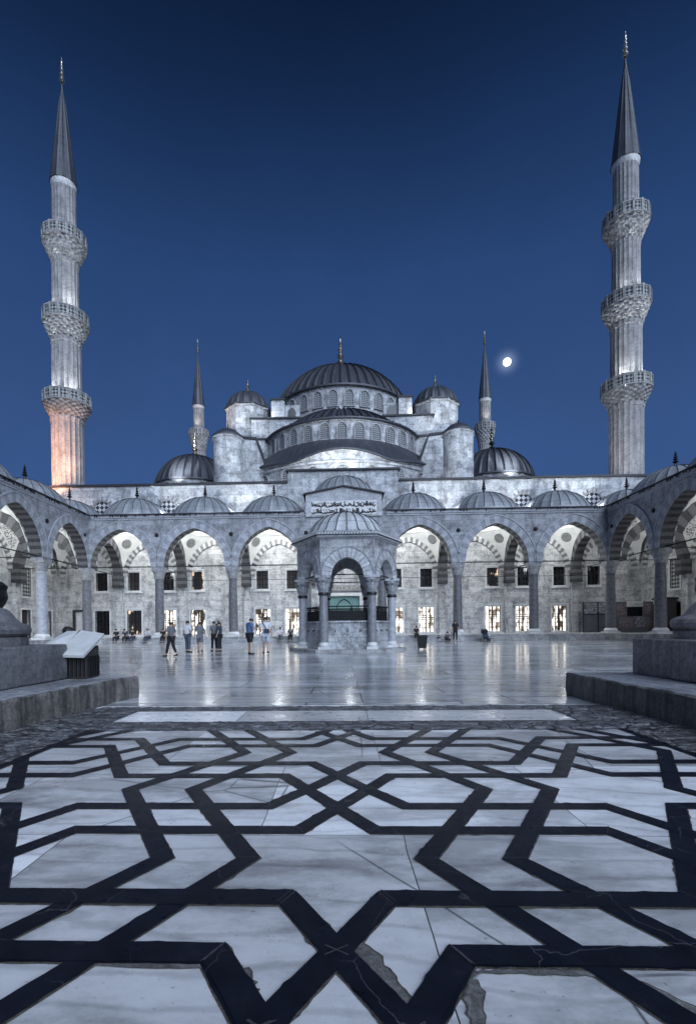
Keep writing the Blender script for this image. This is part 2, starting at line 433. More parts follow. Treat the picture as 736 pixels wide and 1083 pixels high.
def seams(parent, Rr, rise, z0, c, n, w, off=.03, a0=0, a1=2*PI, prof=None, mat='edge', phase=0.0):
    """raised dark standing seams of a lead dome"""
    pr = prof or dome_prof(Rr, rise, z0, 12, 0)[3:]
    mb = MB()
    for i in range(n + (0 if abs(a1-a0-2*PI) < 1e-6 else 1)):
        th = a0 + (a1 - a0) * (i + phase) / n; ct, st = math.cos(th), math.sin(th)
        for (r0, z0_), (r1, z1_) in zip(pr[:-1], pr[1:]):
            w0 = min(w, r0 * .25 + .002) / 2; w1 = min(w, r1 * .25 + .002) / 2; r0 += 0; 
            A = [(c[0] + (r0 + off)*ct - q*st, c[1] + (r0 + off)*st + q*ct, z0_ + off*.7) for q in (-w0, w0)]
            B = [(c[0] + (r1 + off)*ct - q*st, c[1] + (r1 + off)*st + q*ct, z1_ + off*.7) for q in (w1, -w1)]
            mb.face(A + B)
            A2 = [(c[0] + (r0 - .02)*ct - q*st, c[1] + (r0 - .02)*st + q*ct, z0_) for q in (-w0, w0)]; B2 = [(c[0] + (r1 - .02)*ct - q*st, c[1] + (r1 - .02)*st + q*ct, z1_) for q in (w1, -w1)]
            mb.face([A[0], B[1], B2[1], A2[0]]); mb.face([A[1], A2[1], B2[0], B[0]])
    o = mb.build('seams', mat, parent, smooth=False); return o

# wall with rectangular openings; cuts: list of (u0,u1,z0,z1)
def wall_holes(mb, u0, u1, z0, z1, v, vd, holes, T, mat=0):
    us = sorted({u0, u1, *[h[0] for h in holes], *[h[1] for h in holes]})
    zs = sorted({z0, z1, *[h[2] for h in holes], *[h[3] for h in holes]})
    for i in range(len(us) - 1):
        for j in range(len(zs) - 1):
            cu = (us[i] + us[i+1]) / 2; cz = (zs[j] + zs[j+1]) / 2
            if any(h[0] < cu < h[1] and h[2] < cz < h[3] for h in holes): continue
            mb.face([T(us[i], v, zs[j]), T(us[i+1], v, zs[j]), T(us[i+1], v, zs[j+1]), T(us[i], v, zs[j+1])], mat)
    for a, b, c, d in holes:
        mb.face([T(a, v, c), T(a, vd, c), T(a, vd, d), T(a, v, d)], mat); mb.face([T(b, v, c), T(b, v, d), T(b, vd, d), T(b, vd, c)], mat)
        mb.face([T(a, v, d), T(a, vd, d), T(b, vd, d), T(b, v, d)], mat); mb.face([T(a, v, c), T(b, v, c), T(b, vd, c), T(a, vd, c)], mat)
def frame_rect(mb, u0, u1, z0, z1, v0, v1, w, T, mat=0):
    mb.box((u0 - w, v0, z0 - w), (u1 + w, v1, z0), mat, T); mb.box((u0 - w, v0, z1), (u1 + w, v1, z1 + w), mat, T)
    mb.box((u0 - w, v0, z0), (u0, v1, z1), mat, T); mb.box((u1, v0, z0), (u1 + w, v1, z1), mat, T)
def window(parent, u0, u1, z0, z1, v, T, pane, nb=3, nh=5, sill=True, fm='white', sgn=1, bars='iron'):
    """framed, barred window: v is the wall face, inward is +v"""
    f = MB(); frame_rect(f, u0, u1, z0, z1, v - .06, v + .12, .14, T)
    if sill: f.box((u0 - .24, v - .14, z0 - .24), (u1 + .24, v + .02, z0 - .145), 0, T); f.box((u0 - .2, v - .12, z1 + .145), (u1 + .2, v + .02, z1 + .22), 0, T)
    w = f.build('window', fm, parent)
    g = MB(); g.box((u0, v + .34, z0), (u1, v + .37, z1), 0, T); g.build('pane', pane, w)
    b = MB()
    for i in range(1, nb + 1):
        x = u0 + (u1 - u0) * i / (nb + 1); b.box((x - .036, v + .10, z0), (x + .036, v + .15, z1), 0, T)
    for j in range(1, nh + 1):
        z = z0 + (z1 - z0) * j / (nh + 1); b.box((u0, v + .151, z - .024), (u1, v + .18, z + .024), 0, T)
    um = (u0 + u1) / 2
    b.box((um - .05, v + .24, z0), (um + .05, v + .30, z1), 0, T); b.box((u0, v + .241, (z0+z1)/2 + .15), (u1, v + .30, (z0+z1)/2 + .22), 0, T)
    b.build('grille', bars, w)
    return w

# ------------------------------------------------------------------ ground
def sheet(name, x0, x1, y0, y1, z, mat, nx=1, ny=1):
    mb = MB()
    for i in range(nx):
        for j in range(ny):
            a = x0 + (x1-x0)*i/nx; b = x0 + (x1-x0)*(i+1)/nx; c = y0 + (y1-y0)*j/ny; d = y0 + (y1-y0)*(j+1)/ny
            mb.face([(a, c, z), (b, c, z), (b, d, z), (a, d, z)])
    o = mb.build(name, mat, None, smooth=False); o['kind'] = 'structure'; return o
M['earth'] = plain('ground', (.08, .08, .085), .8, 0, .5, .3)
sheet('ground', -3000, 3000, -300, 5000, -.02, 'earth')
sheet('courtyard_floor', -XC - .2, XC + .2, 7.12, YC, 0.0, 'court')
sheet('portal_floor', -9, 9, -5, 7.12, -.004, 'slabwhite')
# joint and sill strips between the inlaid panel and the courtyard
def rough_strip(name, poly, z, seed):
    """irregular, slightly raised sill stones"""
    rnd = random.Random(seed)
    mb = MB(); x0, x1, y0, y1 = poly
    nx = max(4, int((x1-x0) / .06)); ny = max(3, int((y1-y0) / .06))
    H = [[z + rnd.uniform(0, .014) if 0 < j < ny else z - .004 for j in range(ny+1)] for i in range(nx+1)]
    E0 = [y0 + rnd.uniform(-.02, .02) for i in range(nx+1)]; E1 = [y1 + rnd.uniform(-.03, .03) for i in range(nx+1)]
    def p(i, j): 
        t = j / ny; return (x0 + (x1-x0)*i/nx, E0[i]*(1-t) + E1[i]*t, H[i][j])
    for i in range(nx):
        for j in range(ny): mb.face([p(i, j), p(i+1, j), p(i+1, j+1), p(i, j+1)])
    o = mb.build(name, 'rubble', None, angle=60); o['kind'] = 'structure'; return o
rough_strip('stone_sill', (-3.72, 3.2, 5.33, 5.86), .004, 1)
rough_strip('stone_sill', (-3.78, 3.35, 6.50, 7.0), .004, 2)
rough_strip('stone_sill', (-4.6, -3.17, -1, 5.33), .004, 3)
rough_strip('stone_sill', (2.72, 4.6, -1, 5.33), .004, 4)
rough_strip('stone_sill', (-4.6, -3.1, 5.33, 6.9), .008, 5)
rough_strip('stone_sill', (2.45, 4.6, 5.33, 6.9), .008, 6)
sheet('marble_strip', -3.1, 2.45, 5.80, 6.54, .012, 'strip_marble')

# -- interlaced black bands of the floor panel (a regular repeating pattern)
def clip_poly(poly, x0, x1, y0, y1):
    for ax, lim, s in ((0, x0, 1), (0, x1, -1), (1, y0, 1), (1, y1, -1)):
        out = []
        for i in range(len(poly)):
            a, b = poly[i-1], poly[i]
            ia = s * (a[ax] - lim) >= 0; ib = s * (b[ax] - lim) >= 0
            if ia != ib:
                t = (lim - a[ax]) / (b[ax] - a[ax]); out.append((a[0] + (b[0]-a[0])*t, a[1] + (b[1]-a[1])*t))
            if ib: out.append(b)
        poly = out
        if not poly: return []
    return poly
m0, m1, T2 = 2.345, 3.362, 2.03
A_, B_, C_, D_ = 1.645, 2.01, 2.68, 3.045
E_, F_, G_, H_ = 3.68, 4.02, 4.63, 4.915
W_ = .100
lines = [
    [(9, D_ + .01), (2.095, D_ + .01), (1.46, B_), (.215, B_), (0, 1.665), (-.215, m0 - 1.015), (-.44, m0 - 1.30)],      # B
    [(9, C_), (2.21, C_), (1.665, A_), (.43, A_), (.225, m0 - 1.015), (0, m0 - 1.36), (-.21, 1.99 - .37 * 2 + .0)],       # A
    [(9, A_), (2.07, A_), (1.475, C_), (.21, C_), (0, 3.02), (-.21, m1), (-.40, E_), (-1.2, E_)],                          # C into E (mirror)
    [(9, B_), (2.26, B_), (1.665, D_), (.43, D_), (.21, m1), (0, 3.69), (-.21, F_), (-1.2, F_)],                          # D into F (mirror)
    [(1.0, E_), (1.665, E_), (2.21, G_), (9, G_)], [(1.0, F_), (1.45, F_), (2.04, H_ + .02), (9, H_ + .02)],
    [(9, E_ + .02), (2.06, E_ + .02), (1.43, G_), (.21, G_), (0, 4.95), (-.21, 5.28)],
    [(9, F_ + .03), (2.25, F_ + .03), (1.62, H_), (.36, H_), (.10, 5.33)],
    [(.88, m0 - 2*(m1-m0)), (1.01, m1 - T2), (.43, m0), (1.01, m1), (.425, m0 + T2), (1.01, m1 + T2)],
    [(.9, m0 - T2), (1.46, m1 - T2), (.855, m0), (1.46, m1), (.84, m0 + T2), (1.42, m1 + T2)],
    [(2.91, m0 - T2), (2.31, m1 - T2), (2.91, m0), (2.31, m1 + .03), (2.91, m0 + T2 + .03), (2.30, m1 + T2)],
    [(3.33, m0 - T2), (2.73, m1 - T2), (3.33, m0), (2.73 + .2, m1 - .3)], [(3.2, m0 + T2 + .05), (2.60, m1 + T2)],
]
low = [[(u, v - T2) for u, v in L] for L in (
    [(9, E_), (.42, E_), (.21, m1), (0, 3.02)], [(9, F_), (.2, F_), (0, 3.69), (-.21, m1), (-.43, D_)],
    [(9, C_), (.21, C_), (0, 3.02)], [(9, D_), (.43, D_), (.21, m1)])]
CH = random.Random(99); JT = []; bm_ = MB()
def band(mb, pl, w, z):
    pl = [p for i, p in enumerate(pl) if i == 0 or math.dist(p, pl[i-1]) > 1e-4]
    n = len(pl); off = []
    for i in range(n):
        if i == 0: d = Vector(pl[1]) - Vector(pl[0]); nn = Vector((-d.y, d.x)).normalized(); k = 1
        elif i == n-1: d = Vector(pl[-1]) - Vector(pl[-2]); nn = Vector((-d.y, d.x)).normalized(); k = 1
        else:
            a = (Vector(pl[i]) - Vector(pl[i-1])).normalized(); b = (Vector(pl[i+1]) - Vector(pl[i])).normalized()
            na = Vector((-a.y, a.x)); nb = Vector((-b.y, b.x)); nn = (na + nb).normalized(); k = 1 / max(.35, nn.dot(na))
        off.append(nn * (w/2*k))
    if mb is bm_:
        for i in range(1, n-1):
            p = Vector(pl[i]); o_ = off[i]*.96; tt = Vector((-o_.y, o_.x)).normalized()*CH.uniform(.0012, .0022)
            q = clip_poly([(v_.x - .34 - .0054*v_.y, v_.y) for v_ in (p + o_ + tt, p + o_ - tt, p - o_ - tt, p - o_ + tt)], -3.1, 2.67, .8, 5.36)
            if len(q) > 2: JT.append(q)
    for i in range(n-1):
        a, b = Vector(pl[i]), Vector(pl[i+1])
        q = [a + off[i], b + off[i+1], b - off[i+1], a - off[i]]
        q = [(p.x, p.y) for p in q]
        q = [(p[0] - .34 - .0054*p[1], p[1]) for p in q]
        q = clip_poly(q, -3.17, 2.74, -1.2, 5.36)
        if len(q) > 2:
            Q = []
            for j in range(len(q)):
                p0, p1 = Vector(q[j]), Vector(q[(j+1) % len(q)]); L = (p1 - p0).length; Q.append(q[j])
                if L > W_*1.6 and mb is not None and min(p0.y, p1.y) < 4.2:
                    k_ = int(L/.035); d_ = (p1 - p0)/L; n_ = Vector((-d_.y, d_.x))
                    for t_ in range(1, k_):
                        o_ = CH.uniform(-.0012, .0022) + (CH.uniform(.003, .009) if CH.random() < .05 else 0)
                        pp = p0 + d_*(L*t_/k_) + n_*o_; Q.append((pp.x, pp.y))
            mb.face([(x, y, z) for x, y in Q])
zc = .0008
for k, L in enumerate(lines + low):
    for sg in (1, -1):
        band(bm_, [(sg*u, v) for u, v in L], W_, zc); zc += .00017
M['grout'] = plain('brown_grout', (.10, .088, .075), .95, 0, 30, .6, .6)
gm = MB(); zc2 = -.0022
for L in lines + low:
    for sg in (1, -1): band(gm, [(sg*u, v) for u, v in L], W_ + .011, zc2); zc2 += .00006
o = gm.build('paving_grout', 'grout', None, smooth=False, merge=False); o['kind'] = 'structure'
# crumbling mortar fills beside some of the nearest bands
M['mortar'] = oldstone('rough_mortar', (.19, .185, .18), (.07, .065, .06))
def fill(pts, wdt, z, seed):
    rnd = random.Random(seed); P3 = []
    for i in range(len(pts) - 1):
        for k in range(6): P3.append(Vector(pts[i]).lerp(Vector(pts[i+1]), k/6))
    P3.append(Vector(pts[-1])); mb = MB(); L_ = []; Rr_ = []
    for i, p in enumerate(P3):
        d = (P3[min(i+1, len(P3)-1)] - P3[max(i-1, 0)]).normalized(); n_ = Vector((-d.y, d.x)); f_ = math.sin(PI*(i + .6)/(len(P3) + .2)) ** .5
        L_.append(p + n_*wdt*f_*rnd.uniform(.35, .65)); Rr_.append(p - n_*wdt*f_*rnd.uniform(.35, .65))
    for i in range(len(P3)-1): mb.face([(L_[i].x, L_[i].y, z), (L_[i+1].x, L_[i+1].y, z), (Rr_[i+1].x, Rr_[i+1].y, z), (Rr_[i].x, Rr_[i].y, z)])
    for i in range(len(P3)-1):
        a_, b_, c__, d__ = L_[i], L_[i+1], Rr_[i+1], Rr_[i]; e0 = (a_ - d__)*.14; e1 = (b_ - c__)*.14
        mb.face([((a_+e0).x, (a_+e0).y, z - .0002), ((b_+e1).x, (b_+e1).y, z - .0002), ((c__-e1).x, (c__-e1).y, z - .0002), ((d__-e0).x, (d__-e0).y, z - .0002)], 1)
    o = mb.build('mortar_fill', ['mortar', 'grout'], None, smooth=False, merge=False); o['kind'] = 'structure'
fill([(-.71, 1.585), (-.665, 1.54), (-.63, 1.45), (-.60, 1.37)], .075, .0003, 1)
fill([(-.29, 1.72), (-.25, 1.66), (-.20, 1.55), (-.155, 1.44), (-.13, 1.40)], .065, .0003, 2)
fill([(.10, 1.57), (.25, 1.575), (.45, 1.57), (.56, 1.55)], .022, .0006, 4)
fill([(.55, 1.56), (.62, 1.50), (.75, 1.36), (.85, 1.25)], .035, .0003, 5)
fill([(.09, 1.54), (.065, 1.45), (.05, 1.34)], .05, .0003, 8)
fill([(-1.15, 1.585), (-.9, 1.583), (-.70, 1.585)], .02, .0006, 6)
# border band along both long sides
bm_.face([(-3.17, -1.2, zc), (-3.10, -1.2, zc), (-3.10, 5.36, zc), (-3.17, 5.36, zc)]); bm_.face([(2.67, -1.2, zc), (2.74, -1.2, zc), (2.74, 5.36, zc), (2.67, 5.36, zc)])
o = bm_.build('paving_inlay', 'band', None, smooth=False, merge=False); o['kind'] = 'structure'

M['joint'] = plain('pale_joint_filler', (.07, .07, .078), .8, 0, 40, .6, 0)
jm = MB()
for k, q in enumerate(JT): jm.face([(x, y, zc + .0004 + .00002*k) for x, y in q])
o = jm.build('paving_joints', 'joint', None, smooth=False, merge=False); o['kind'] = 'structure'

# ------------------------------------------------------------------ arcade kit
ZS = 6.5; AH = 2.62; AR = 3.25; ZT = 10.86; TH = .45; ZF = .55
def column_mesh():
    base = MB()
    base.box((-.52, -.52, ZF), (.52, .52, ZF + .16)); base.lathe([(.50, ZF+.16), (.53, ZF+.24), (.47, ZF+.32), (.43, ZF+.36), (.40, ZF+.42)], 20)
    shaft = MB(); shaft.lathe([(.385, ZF+.42), (.375, 2.6), (.335, 5.35), (.37, 5.38), (.37, 5.46), (.34, 5.5)], 20)
    cap = MB()
    def rm(i, th, k, r): return r * (1 + .07 * math.cos(th * 8) * (1 if k % 2 else -1))
    cap.lathe([(.35, 5.50), (.40, 5.66), (.42, 5.80), (.47, 5.95), (.52, 6.12)], 32, rmod=rm)
    cap.box((-.49, -.49, 6.12), (.49, .49, 6.30))
    return base, shaft, cap
_b, _s, _c = column_mesh()
ME_base = _b.mesh('column_base', 'white'); ME_cap = _c.mesh('capital', 'muq')
ME_shaft = [_s.mesh('column', m) for m in ('granite', 'palecol')]
def column(parent, x, y, kind=0):
    s_ = inst('column', ME_shaft[kind], parent, (x, y, 0)); inst('base', ME_base, s_, (x, y, 0)); inst('capital', ME_cap, s_, (x, y, 0)); return s_
def front_wall(mb, cents, ue, T, ztop=ZT):
    """arcade wall on v in [-TH,TH]; cents = opening centres sorted, ue=(start,end)"""
    for v in (-TH, TH):
        prev = ue[0]
        for c in cents:
            a0 = c - AH
            if a0 - prev > .01: mb.face([T(prev, v, 6.30), T(a0, v, 6.30), T(a0, v, ztop), T(prev, v, ztop)])
            pts = arch(AH, AR, 12, ZS, c)
            for (p, q), (r_, s_) in zip(pts[:-1], pts[1:]): mb.face([T(p, v, q), T(r_, v, s_), T(r_, v, ztop), T(p, v, ztop)])
            prev = c + AH
        if ue[1] - prev > .01: mb.face([T(prev, v, 6.30), T(ue[1], v, 6.30), T(ue[1], v, ztop), T(prev, v, ztop)])
    prev = ue[0]
    for c in list(cents) + [None]:
        e = ue[1] if c is None else c - AH
        mb.face([T(prev, -TH, 6.30), T(e, -TH, 6.30), T(e, TH, 6.30), T(prev, TH, 6.30)])
        for u in (prev, e): mb.face([T(u, -TH, 6.30), T(u, TH, 6.30), T(u, TH, ZS), T(u, -TH, ZS)])
        if c is not None:
            pts = arch(AH, AR, 12, ZS, c)
            for (p, q), (r_, s_) in zip(pts[:-1], pts[1:]): mb.face([T(p, -TH, q), T(r_, -TH, s_), T(r_, TH, s_), T(p, TH, q)])
            prev = c + AH
def face_ring(parent, uc, T):
    r_ = MB(); ring(r_, AH - .05, AR - .05, .60, ZS, uc, -TH - .04, -TH + .02, T, 25); ring(r_, AH + .55, AR + .58, .09, ZS, uc, -TH - .09, -TH + .02, T, 25, False)
    o = r_.build('arch_ring', ['light_v', 'dark_v'], parent)
    r_ = MB(); ring(r_, AH - .06, AR - .06, .10, ZS, uc, -TH + .022, TH + .06, T, 35); r_.build('soffit', ['black_s', 'mid_s'], o)  # soffit stripes coloured dark to carry the shade under the arch
    r_ = MB(); ring(r_, AH - .09, AR - .09, .42, ZS, uc, TH + .005, TH + .10, T, 25); r_.build('inner_ring', ['ring_d', 'ring_l'], o)
BH = 2.77; KV = 1.055
def vault_bay(parent, cx, cy, rot, deco=False):
    """pendentives + inner dome over one bay, centre cx,cy; rot turns local v axis"""
    ca, sa = math.cos(rot), math.sin(rot)
    def W(x, y, z): y *= KV; return (cx + x*ca - y*sa, cy + x*sa + y*ca, z)
    def zsurf(x, y): return ZS + 1.245 * math.sqrt(max(0, 2*BH*BH - x*x - y*y))
    mb = MB(); n = 40; rr = 2.5; K = 7
    def sq(th):
        c, s = math.cos(th), math.sin(th); k = BH / max(abs(c), abs(s)); return c*k, s*k
    for i in range(n):
        t0 = 2*PI*i/n + PI/4; t1 = 2*PI*(i+1)/n + PI/4
        for k in range(K):
            q = []
            for th, kk in ((t0, k), (t1, k), (t1, k+1), (t0, k+1)):
                sx, sy = sq(th); cxx, cyy = rr*math.cos(th), rr*math.sin(th); f = kk/K
                x = sx + (cxx-sx)*f; y = sy + (cyy-sy)*f; q.append(W(x, y, zsurf(x, y)))
            mb.face(q, 1 if (deco and 1 <= k <= 4 and abs(((t0 - PI/4) % (PI/2)) - 0) >= 0 and min((t0-PI/4) % (PI/2), PI/2 - (t0-PI/4) % (PI/2)) < R(24)) else 0)
    pr = [(rr, zsurf(rr, 0)), (rr, zsurf(rr, 0) + .12), (rr - .12, zsurf(rr, 0) + .14)]
    for i in range(9):
        a = PI/2 * i/8; pr.append(((rr-.12) * math.cos(a), zsurf(rr, 0) + .14 + 1.9*math.sin(a)))
    pr[-1] = (0, pr[-1][1])
    mb.lathe(pr, 32, (cx, cy))
    o = mb.build('vault', ['plaster', 'maze'], parent)
    if not deco:
        for q in range(4):
            md = MB()
            th = PI/4 + PI/2*q
            c0 = 3.02 * math.cos(th), 3.02 * math.sin(th)
            tx, ty = -math.sin(th), math.cos(th)
            ringp = []
            def S(a, r):
                # tangential offset a along t, radial offset r
                x = c0[0] + tx*a - math.cos(th)*r; y = c0[1] + ty*a - math.sin(th)*r
                z = zsurf(x, y) - .03; return W(x*.993, y*.993, z)
            m_ = 20
            # slope of surface ~1.3: squeeze radial so that the disc looks round
            pts = [S(.46*math.cos(2*PI*i/m_), .27*math.sin(2*PI*i/m_)) for i in range(m_)]
            for i in range(m_): md.face([S(0, 0), pts[i], pts[(i+1) % m_]])
            md.build('medallion', 'medal', o)
    return o
def roof_bay(parent, cx, cy, hx, hy, z=ZT + .04, capm='lead', apex=1.92, fin=True, Rd=3.02):
    mb = MB(); n = 32
    for i in range(n):
        q = []
        for k, th in ((0, 2*PI*i/n), (0, 2*PI*(i+1)/n), (1, 2*PI*(i+1)/n), (1, 2*PI*i/n)):
            c, s = math.cos(th + PI/4), math.sin(th + PI/4); m_ = max(abs(c), abs(s))
            q.append((cx + c/m_*hx, cy + s/m_*hy, z) if k == 0 else (cx + 2.8*c, cy + 2.8*s, z + .02))
        mb.face(q)
    mb.build('roof', 'edge', parent, smooth=False)
    d = MB(); d.lathe([(Rd + .05, z - .1), (Rd + .05, z + .22), (Rd + .12, z + .22), (Rd+.12, z + .28)], 32, (cx, cy))
    ribbed_dome(d, Rd, apex, z + .30, (cx, cy), 24, .055, 10, .10)
    dm = d.build('dome', capm, parent, angle=12); seams(dm, Rd, apex, z + .30, (cx, cy), 24, .032, .06, mat='leadd')
    if fin:
        f = MB(); f.lathe([(.16, z+.28+apex), (.10, z+.45+apex), (.07, z+.7+apex)], 8, (cx, cy), mat=0); finial(f, cx, cy, z + .6 + apex, 1.0, .9)
        f.build('finial', 'collar', dm)
def cornice(parent, u0, u1, T, z=ZT, drip=True):
    c = MB()
    c.box((u0, -TH - .14, z - .26), (u1, -TH + .1, z - .02), 0, T)
    c.box((u0, -TH - .07, z - .40), (u1, -TH + .1, z - .262), 0, T)
    k = c.build('cornice', 'light_v', parent)
    e = MB(); e.box((u0, -TH - .30, z - .018), (u1, TH + .2, z + .035), 0, T)
    fl = e.build('flashing', 'edge', k)
    rnd = random.Random(int(u0*10) + 5); u = u0 + .3; f = MB()
    while u < u1 - .3:
        wd = rnd.uniform(.05, .16); hh = rnd.uniform(.05, .20) if rnd.random() < .75 else 0
        if hh: f.box((u, -TH - .165, z - .02 - hh), (u + wd, -TH - .142, z - .019), 0, T)
        u += wd + rnd.uniform(.02, .14) + (rnd.uniform(.5, 1.6) if rnd.random() < .06 else 0)
    q = f.build('drip_stains', 'edge', fl, smooth=False); q['kind'] = 'stuff'
    return k

# ------------------------------------------------------------------ portico in front of the mosque
port = thing('mosque_portico', (0, YC, 0), 'domed marble portico of pointed arches along the mosque front', 'arcade')
TP = lambda u, v, z: (u, YC + v, z)
w = MB(); front_wall(w, [P*k for k in range(-3, 4)], (-XC - TH, XC + TH), TP); w.build('arcade_wall', 'arcade', port)
for k in range(-3, 4):
    face_ring(port, P*k, TP)
for k in range(8): column(port, P*(k - 3.5), YC, 0)
cornice(port, -XC + TH + .3, -3.5, TP); cornice(port, 3.5, XC - TH - .3, TP)
# stylobate
s_ = MB(); s_.box((-XC - .6, YC - .85, 0), (XC + .6, YW - .02, ZF)); s_.box((-XC - .9, YC - 1.25, 0), (XC + .9, YC - .852, ZF - .26)); s_.build('platform', 'muq', port)
for k in range(8):
    u = P*(k - 3.5); bo = MB()
    bo.lathe([(.0, 0), (.17, 0), (.17, .06), (.10, .12), (.0, .14)], 12)
    bo.v = [(u + x, YC - TH - z - .0, 9.15 + y) for x, y, z in bo.v]
    if abs(k - 3.5) < 3: bo.build('boss', 'iron', port)
# transverse arches, corbels, vaults, domes
for k in range(-4, 5):
    vault_bay(port, P*k, YC + TH + 2.92, 0)
    roof_bay(port, P*k, 44.05, P/2, 3.2, fin=(k != 0), apex=(1.92 if k else 2.3), z=ZT + .04 if k else 12.2)
for k in range(8):
    u = P*(k - 3.5); t = MB(); TT = lambda a, b, z, u=u: (u + b, YC + 3.37 + a, z)
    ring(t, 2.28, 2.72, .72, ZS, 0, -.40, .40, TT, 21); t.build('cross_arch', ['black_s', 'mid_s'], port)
    c = MB()
    for q in range(4): c.box((u - .405, YW - .86, 5.32 + q*.295), (u + .405, YW - .002, 5.32 + (q+1)*.295 - .002), q % 2)
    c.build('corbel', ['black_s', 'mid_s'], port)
    c = MB(); c.box((u - .3, YW - .3, ZF), (u + .3, YW - .002, 5.3)); c.box((u - .36, YW - .38, 5.14), (u + .36, YW - .001, 5.318)); c.build('pilaster', 'inner', port)
for k in range(-4, 5):
    t = MB(); ring(t, 2.30, 2.95, .46, ZS + .0, P*k, -.16, .05, lambda u, v, z: (u, YW + v, z), 33); t.build('wall_arch', ['ring_l', 'ring_d'], port)
# iron tie rods
t = MB(); t.tube((-XC, YC, 6.56), (XC, YC, 6.56), .045, 6); t.build('tie_rod', 'iron', port)
for k in range(8):
    t = MB(); t.tube((P*(k-3.5), YC, 6.52), (P*(k-3.5), YW, 6.52), .035, 6); t.build('tie_rod', 'iron', port)
t = MB(); t.tube((-XC + 6, YC + 3.4, 5.7), (XC, YC + 3.4, 5.7), .025, 6); t.build('lamp_rail', 'iron', port)
# raised centre over the portal with its inscription
g = MB(); g.prism([(-3.14, 10.45), (3.14, 10.45), (3.14, 12.25), (0, 12.85), (-3.14, 12.25)], -TH - .16, 3.0, TP); cb = g.build('portal_gable', 'gable', port)
g = MB()
g.prism([(-3.35, 12.22), (0, 12.86), (3.35, 12.22), (3.35, 12.34), (0, 12.98), (-3.35, 12.34)], -TH - .34, 3.1, TP)
g.build('flashing', 'edge', cb)
g = MB(); g.box((-2.72, -TH - .20, 10.58), (2.72, -TH - .155, 11.72), 0, TP); ins = g.build('inscription_panel', 'white', cb)
def script_strokes(mb, u0, u1, z0, z1, v, T, seed, t=.055):
    """flowing calligraphic strokes, dots and uprights filling one line"""
    rnd = random.Random(seed); u = u0
    def stroke(pts, w):
        for a, b in zip(pts[:-1], pts[1:]):
            d = Vector((b[0]-a[0], b[1]-a[1])); 
            if d.length < 1e-4: continue
            n = Vector((-d.y, d.x)).normalized() * w/2; e = d.normalized() * w * .25
            A = Vector(a) - e; B = Vector(b) + e
            q = [A + n, B + n, B - n, A - n]
            mb.prism([(p.x, p.y) for p in q], v, v + .02 + rnd.uniform(0, .004), T)
    h = z1 - z0
    while u < u1 - .15:
        k = rnd.random(); wd = rnd.uniform(.13, .26); zb = z0 + h * rnd.uniform(.12, .3)
        if k < .38: stroke([(u + .02, zb), (u + rnd.uniform(-.01, .05), z1 - h*rnd.uniform(.02, .2))], t); u += .09
        elif k < .75:
            stroke([(u + wd*(1-math.cos(a))/2, zb + h*.16 - h*.26*math.sin(a)) for a in [PI*i/7 for i in range(8)]], t); u += wd + .02
            if rnd.random() < .7: stroke([(u - wd*.5, z0 + h*.7), (u - wd*.35, z0 + h*.74)], t*1.2)
        else:
            r = h*.17; stroke([(u + r + r*math.cos(a), z0 + h*.45 + r*math.sin(a)) for a in [2*PI*i/8 for i in range(9)]], t*.8)
            stroke([(u, zb), (u + wd, zb + h*.1)], t); u += wd
g = MB()
script_strokes(g, -2.62, 2.66, 11.18, 11.66, -TH - .225, TP, 4, .075); script_strokes(g, -2.62, 2.66, 10.63, 11.10, -TH - .225, TP, 9, .075)
g.build('inscription', 'iron', ins)

# ------------------------------------------------------------------ prayer hall
mosq = thing('mosque', (0, 60, 0), 'great floodlit mosque of cascading lead domes and half domes behind the courtyard', 'mosque')
TW = lambda u, v, z: (u, YW + v, z)
lowx = [-23.8, -20.6, -17.2, -14.3, -7.93, -4.98, 4.98, 7.93, 14.3, 17.2, 20.6]
lowp = ['pane_d', 'pane_s', 'pane_l', 'pane_h', 'pane_h', 'pane_l', 'pane_l', 'pane_l', 'pane_l', 'pane_l', 'pane_h']
upx = lowx + [23.8]
upp = ['pane_d', 'shutter', 'pane_d', 'pane_s', 'shutter', 'shutter', 'shutter', 'pane_d', 'pane_s', 'pane_d', 'pane_d', 'pane_d']
holes = [(x - .72, x + .72, .75, 3.12) for x in lowx] + [(x - .58, x + .58, 5.08, 6.86) for x in upx] + [(-1.5, 1.5, ZF, 4.3), (-26.6, -25.5, ZF, 3.1)]
w = MB(); wall_holes(w, -XW - .3, XW + .3, 0, 15.3, 0, .5, holes, TW); w.face([TW(-XW-.3, 0, 15.3), TW(XW+.3, 0, 15.3), TW(XW+.3, 8, 15.3), TW(-XW-.3, 8, 15.3)])
for s in (-1, 1): w.face([TW(s*(XW+.3), 0, 0), TW(s*(XW+.3), 8, 0), TW(s*(XW+.3), 8, 15.3), TW(s*(XW+.3), 0, 15.3)])
w.box((-XW-.2, .62, 0), (XW+.2, .7, 14), 0, TW)
fw = w.build('facade_wall', 'inner', mosq)
for x, p in zip(lowx, lowp): window(mosq, x - .72, x + .72, .75, 3.12, YW, ID, p)
for i, (x, p) in enumerate(zip(upx, upp)): window(mosq, x - .58, x + .58, 5.08, 6.86, YW, ID, p, 2 if p != 'shutter' else 3, 3)
# side door with a pale leaf at the far left
d = MB(); frame_rect(d, -26.6, -25.5, ZF, 3.1, YW - .06, YW + .1, .16, ID); dd = d.build('door', 'wood', mosq)
d = MB(); d.box((-26.5, YW + .12, ZF), (-25.6, YW + .18, 3.05)); d.build('door_leaf', 'white', dd)
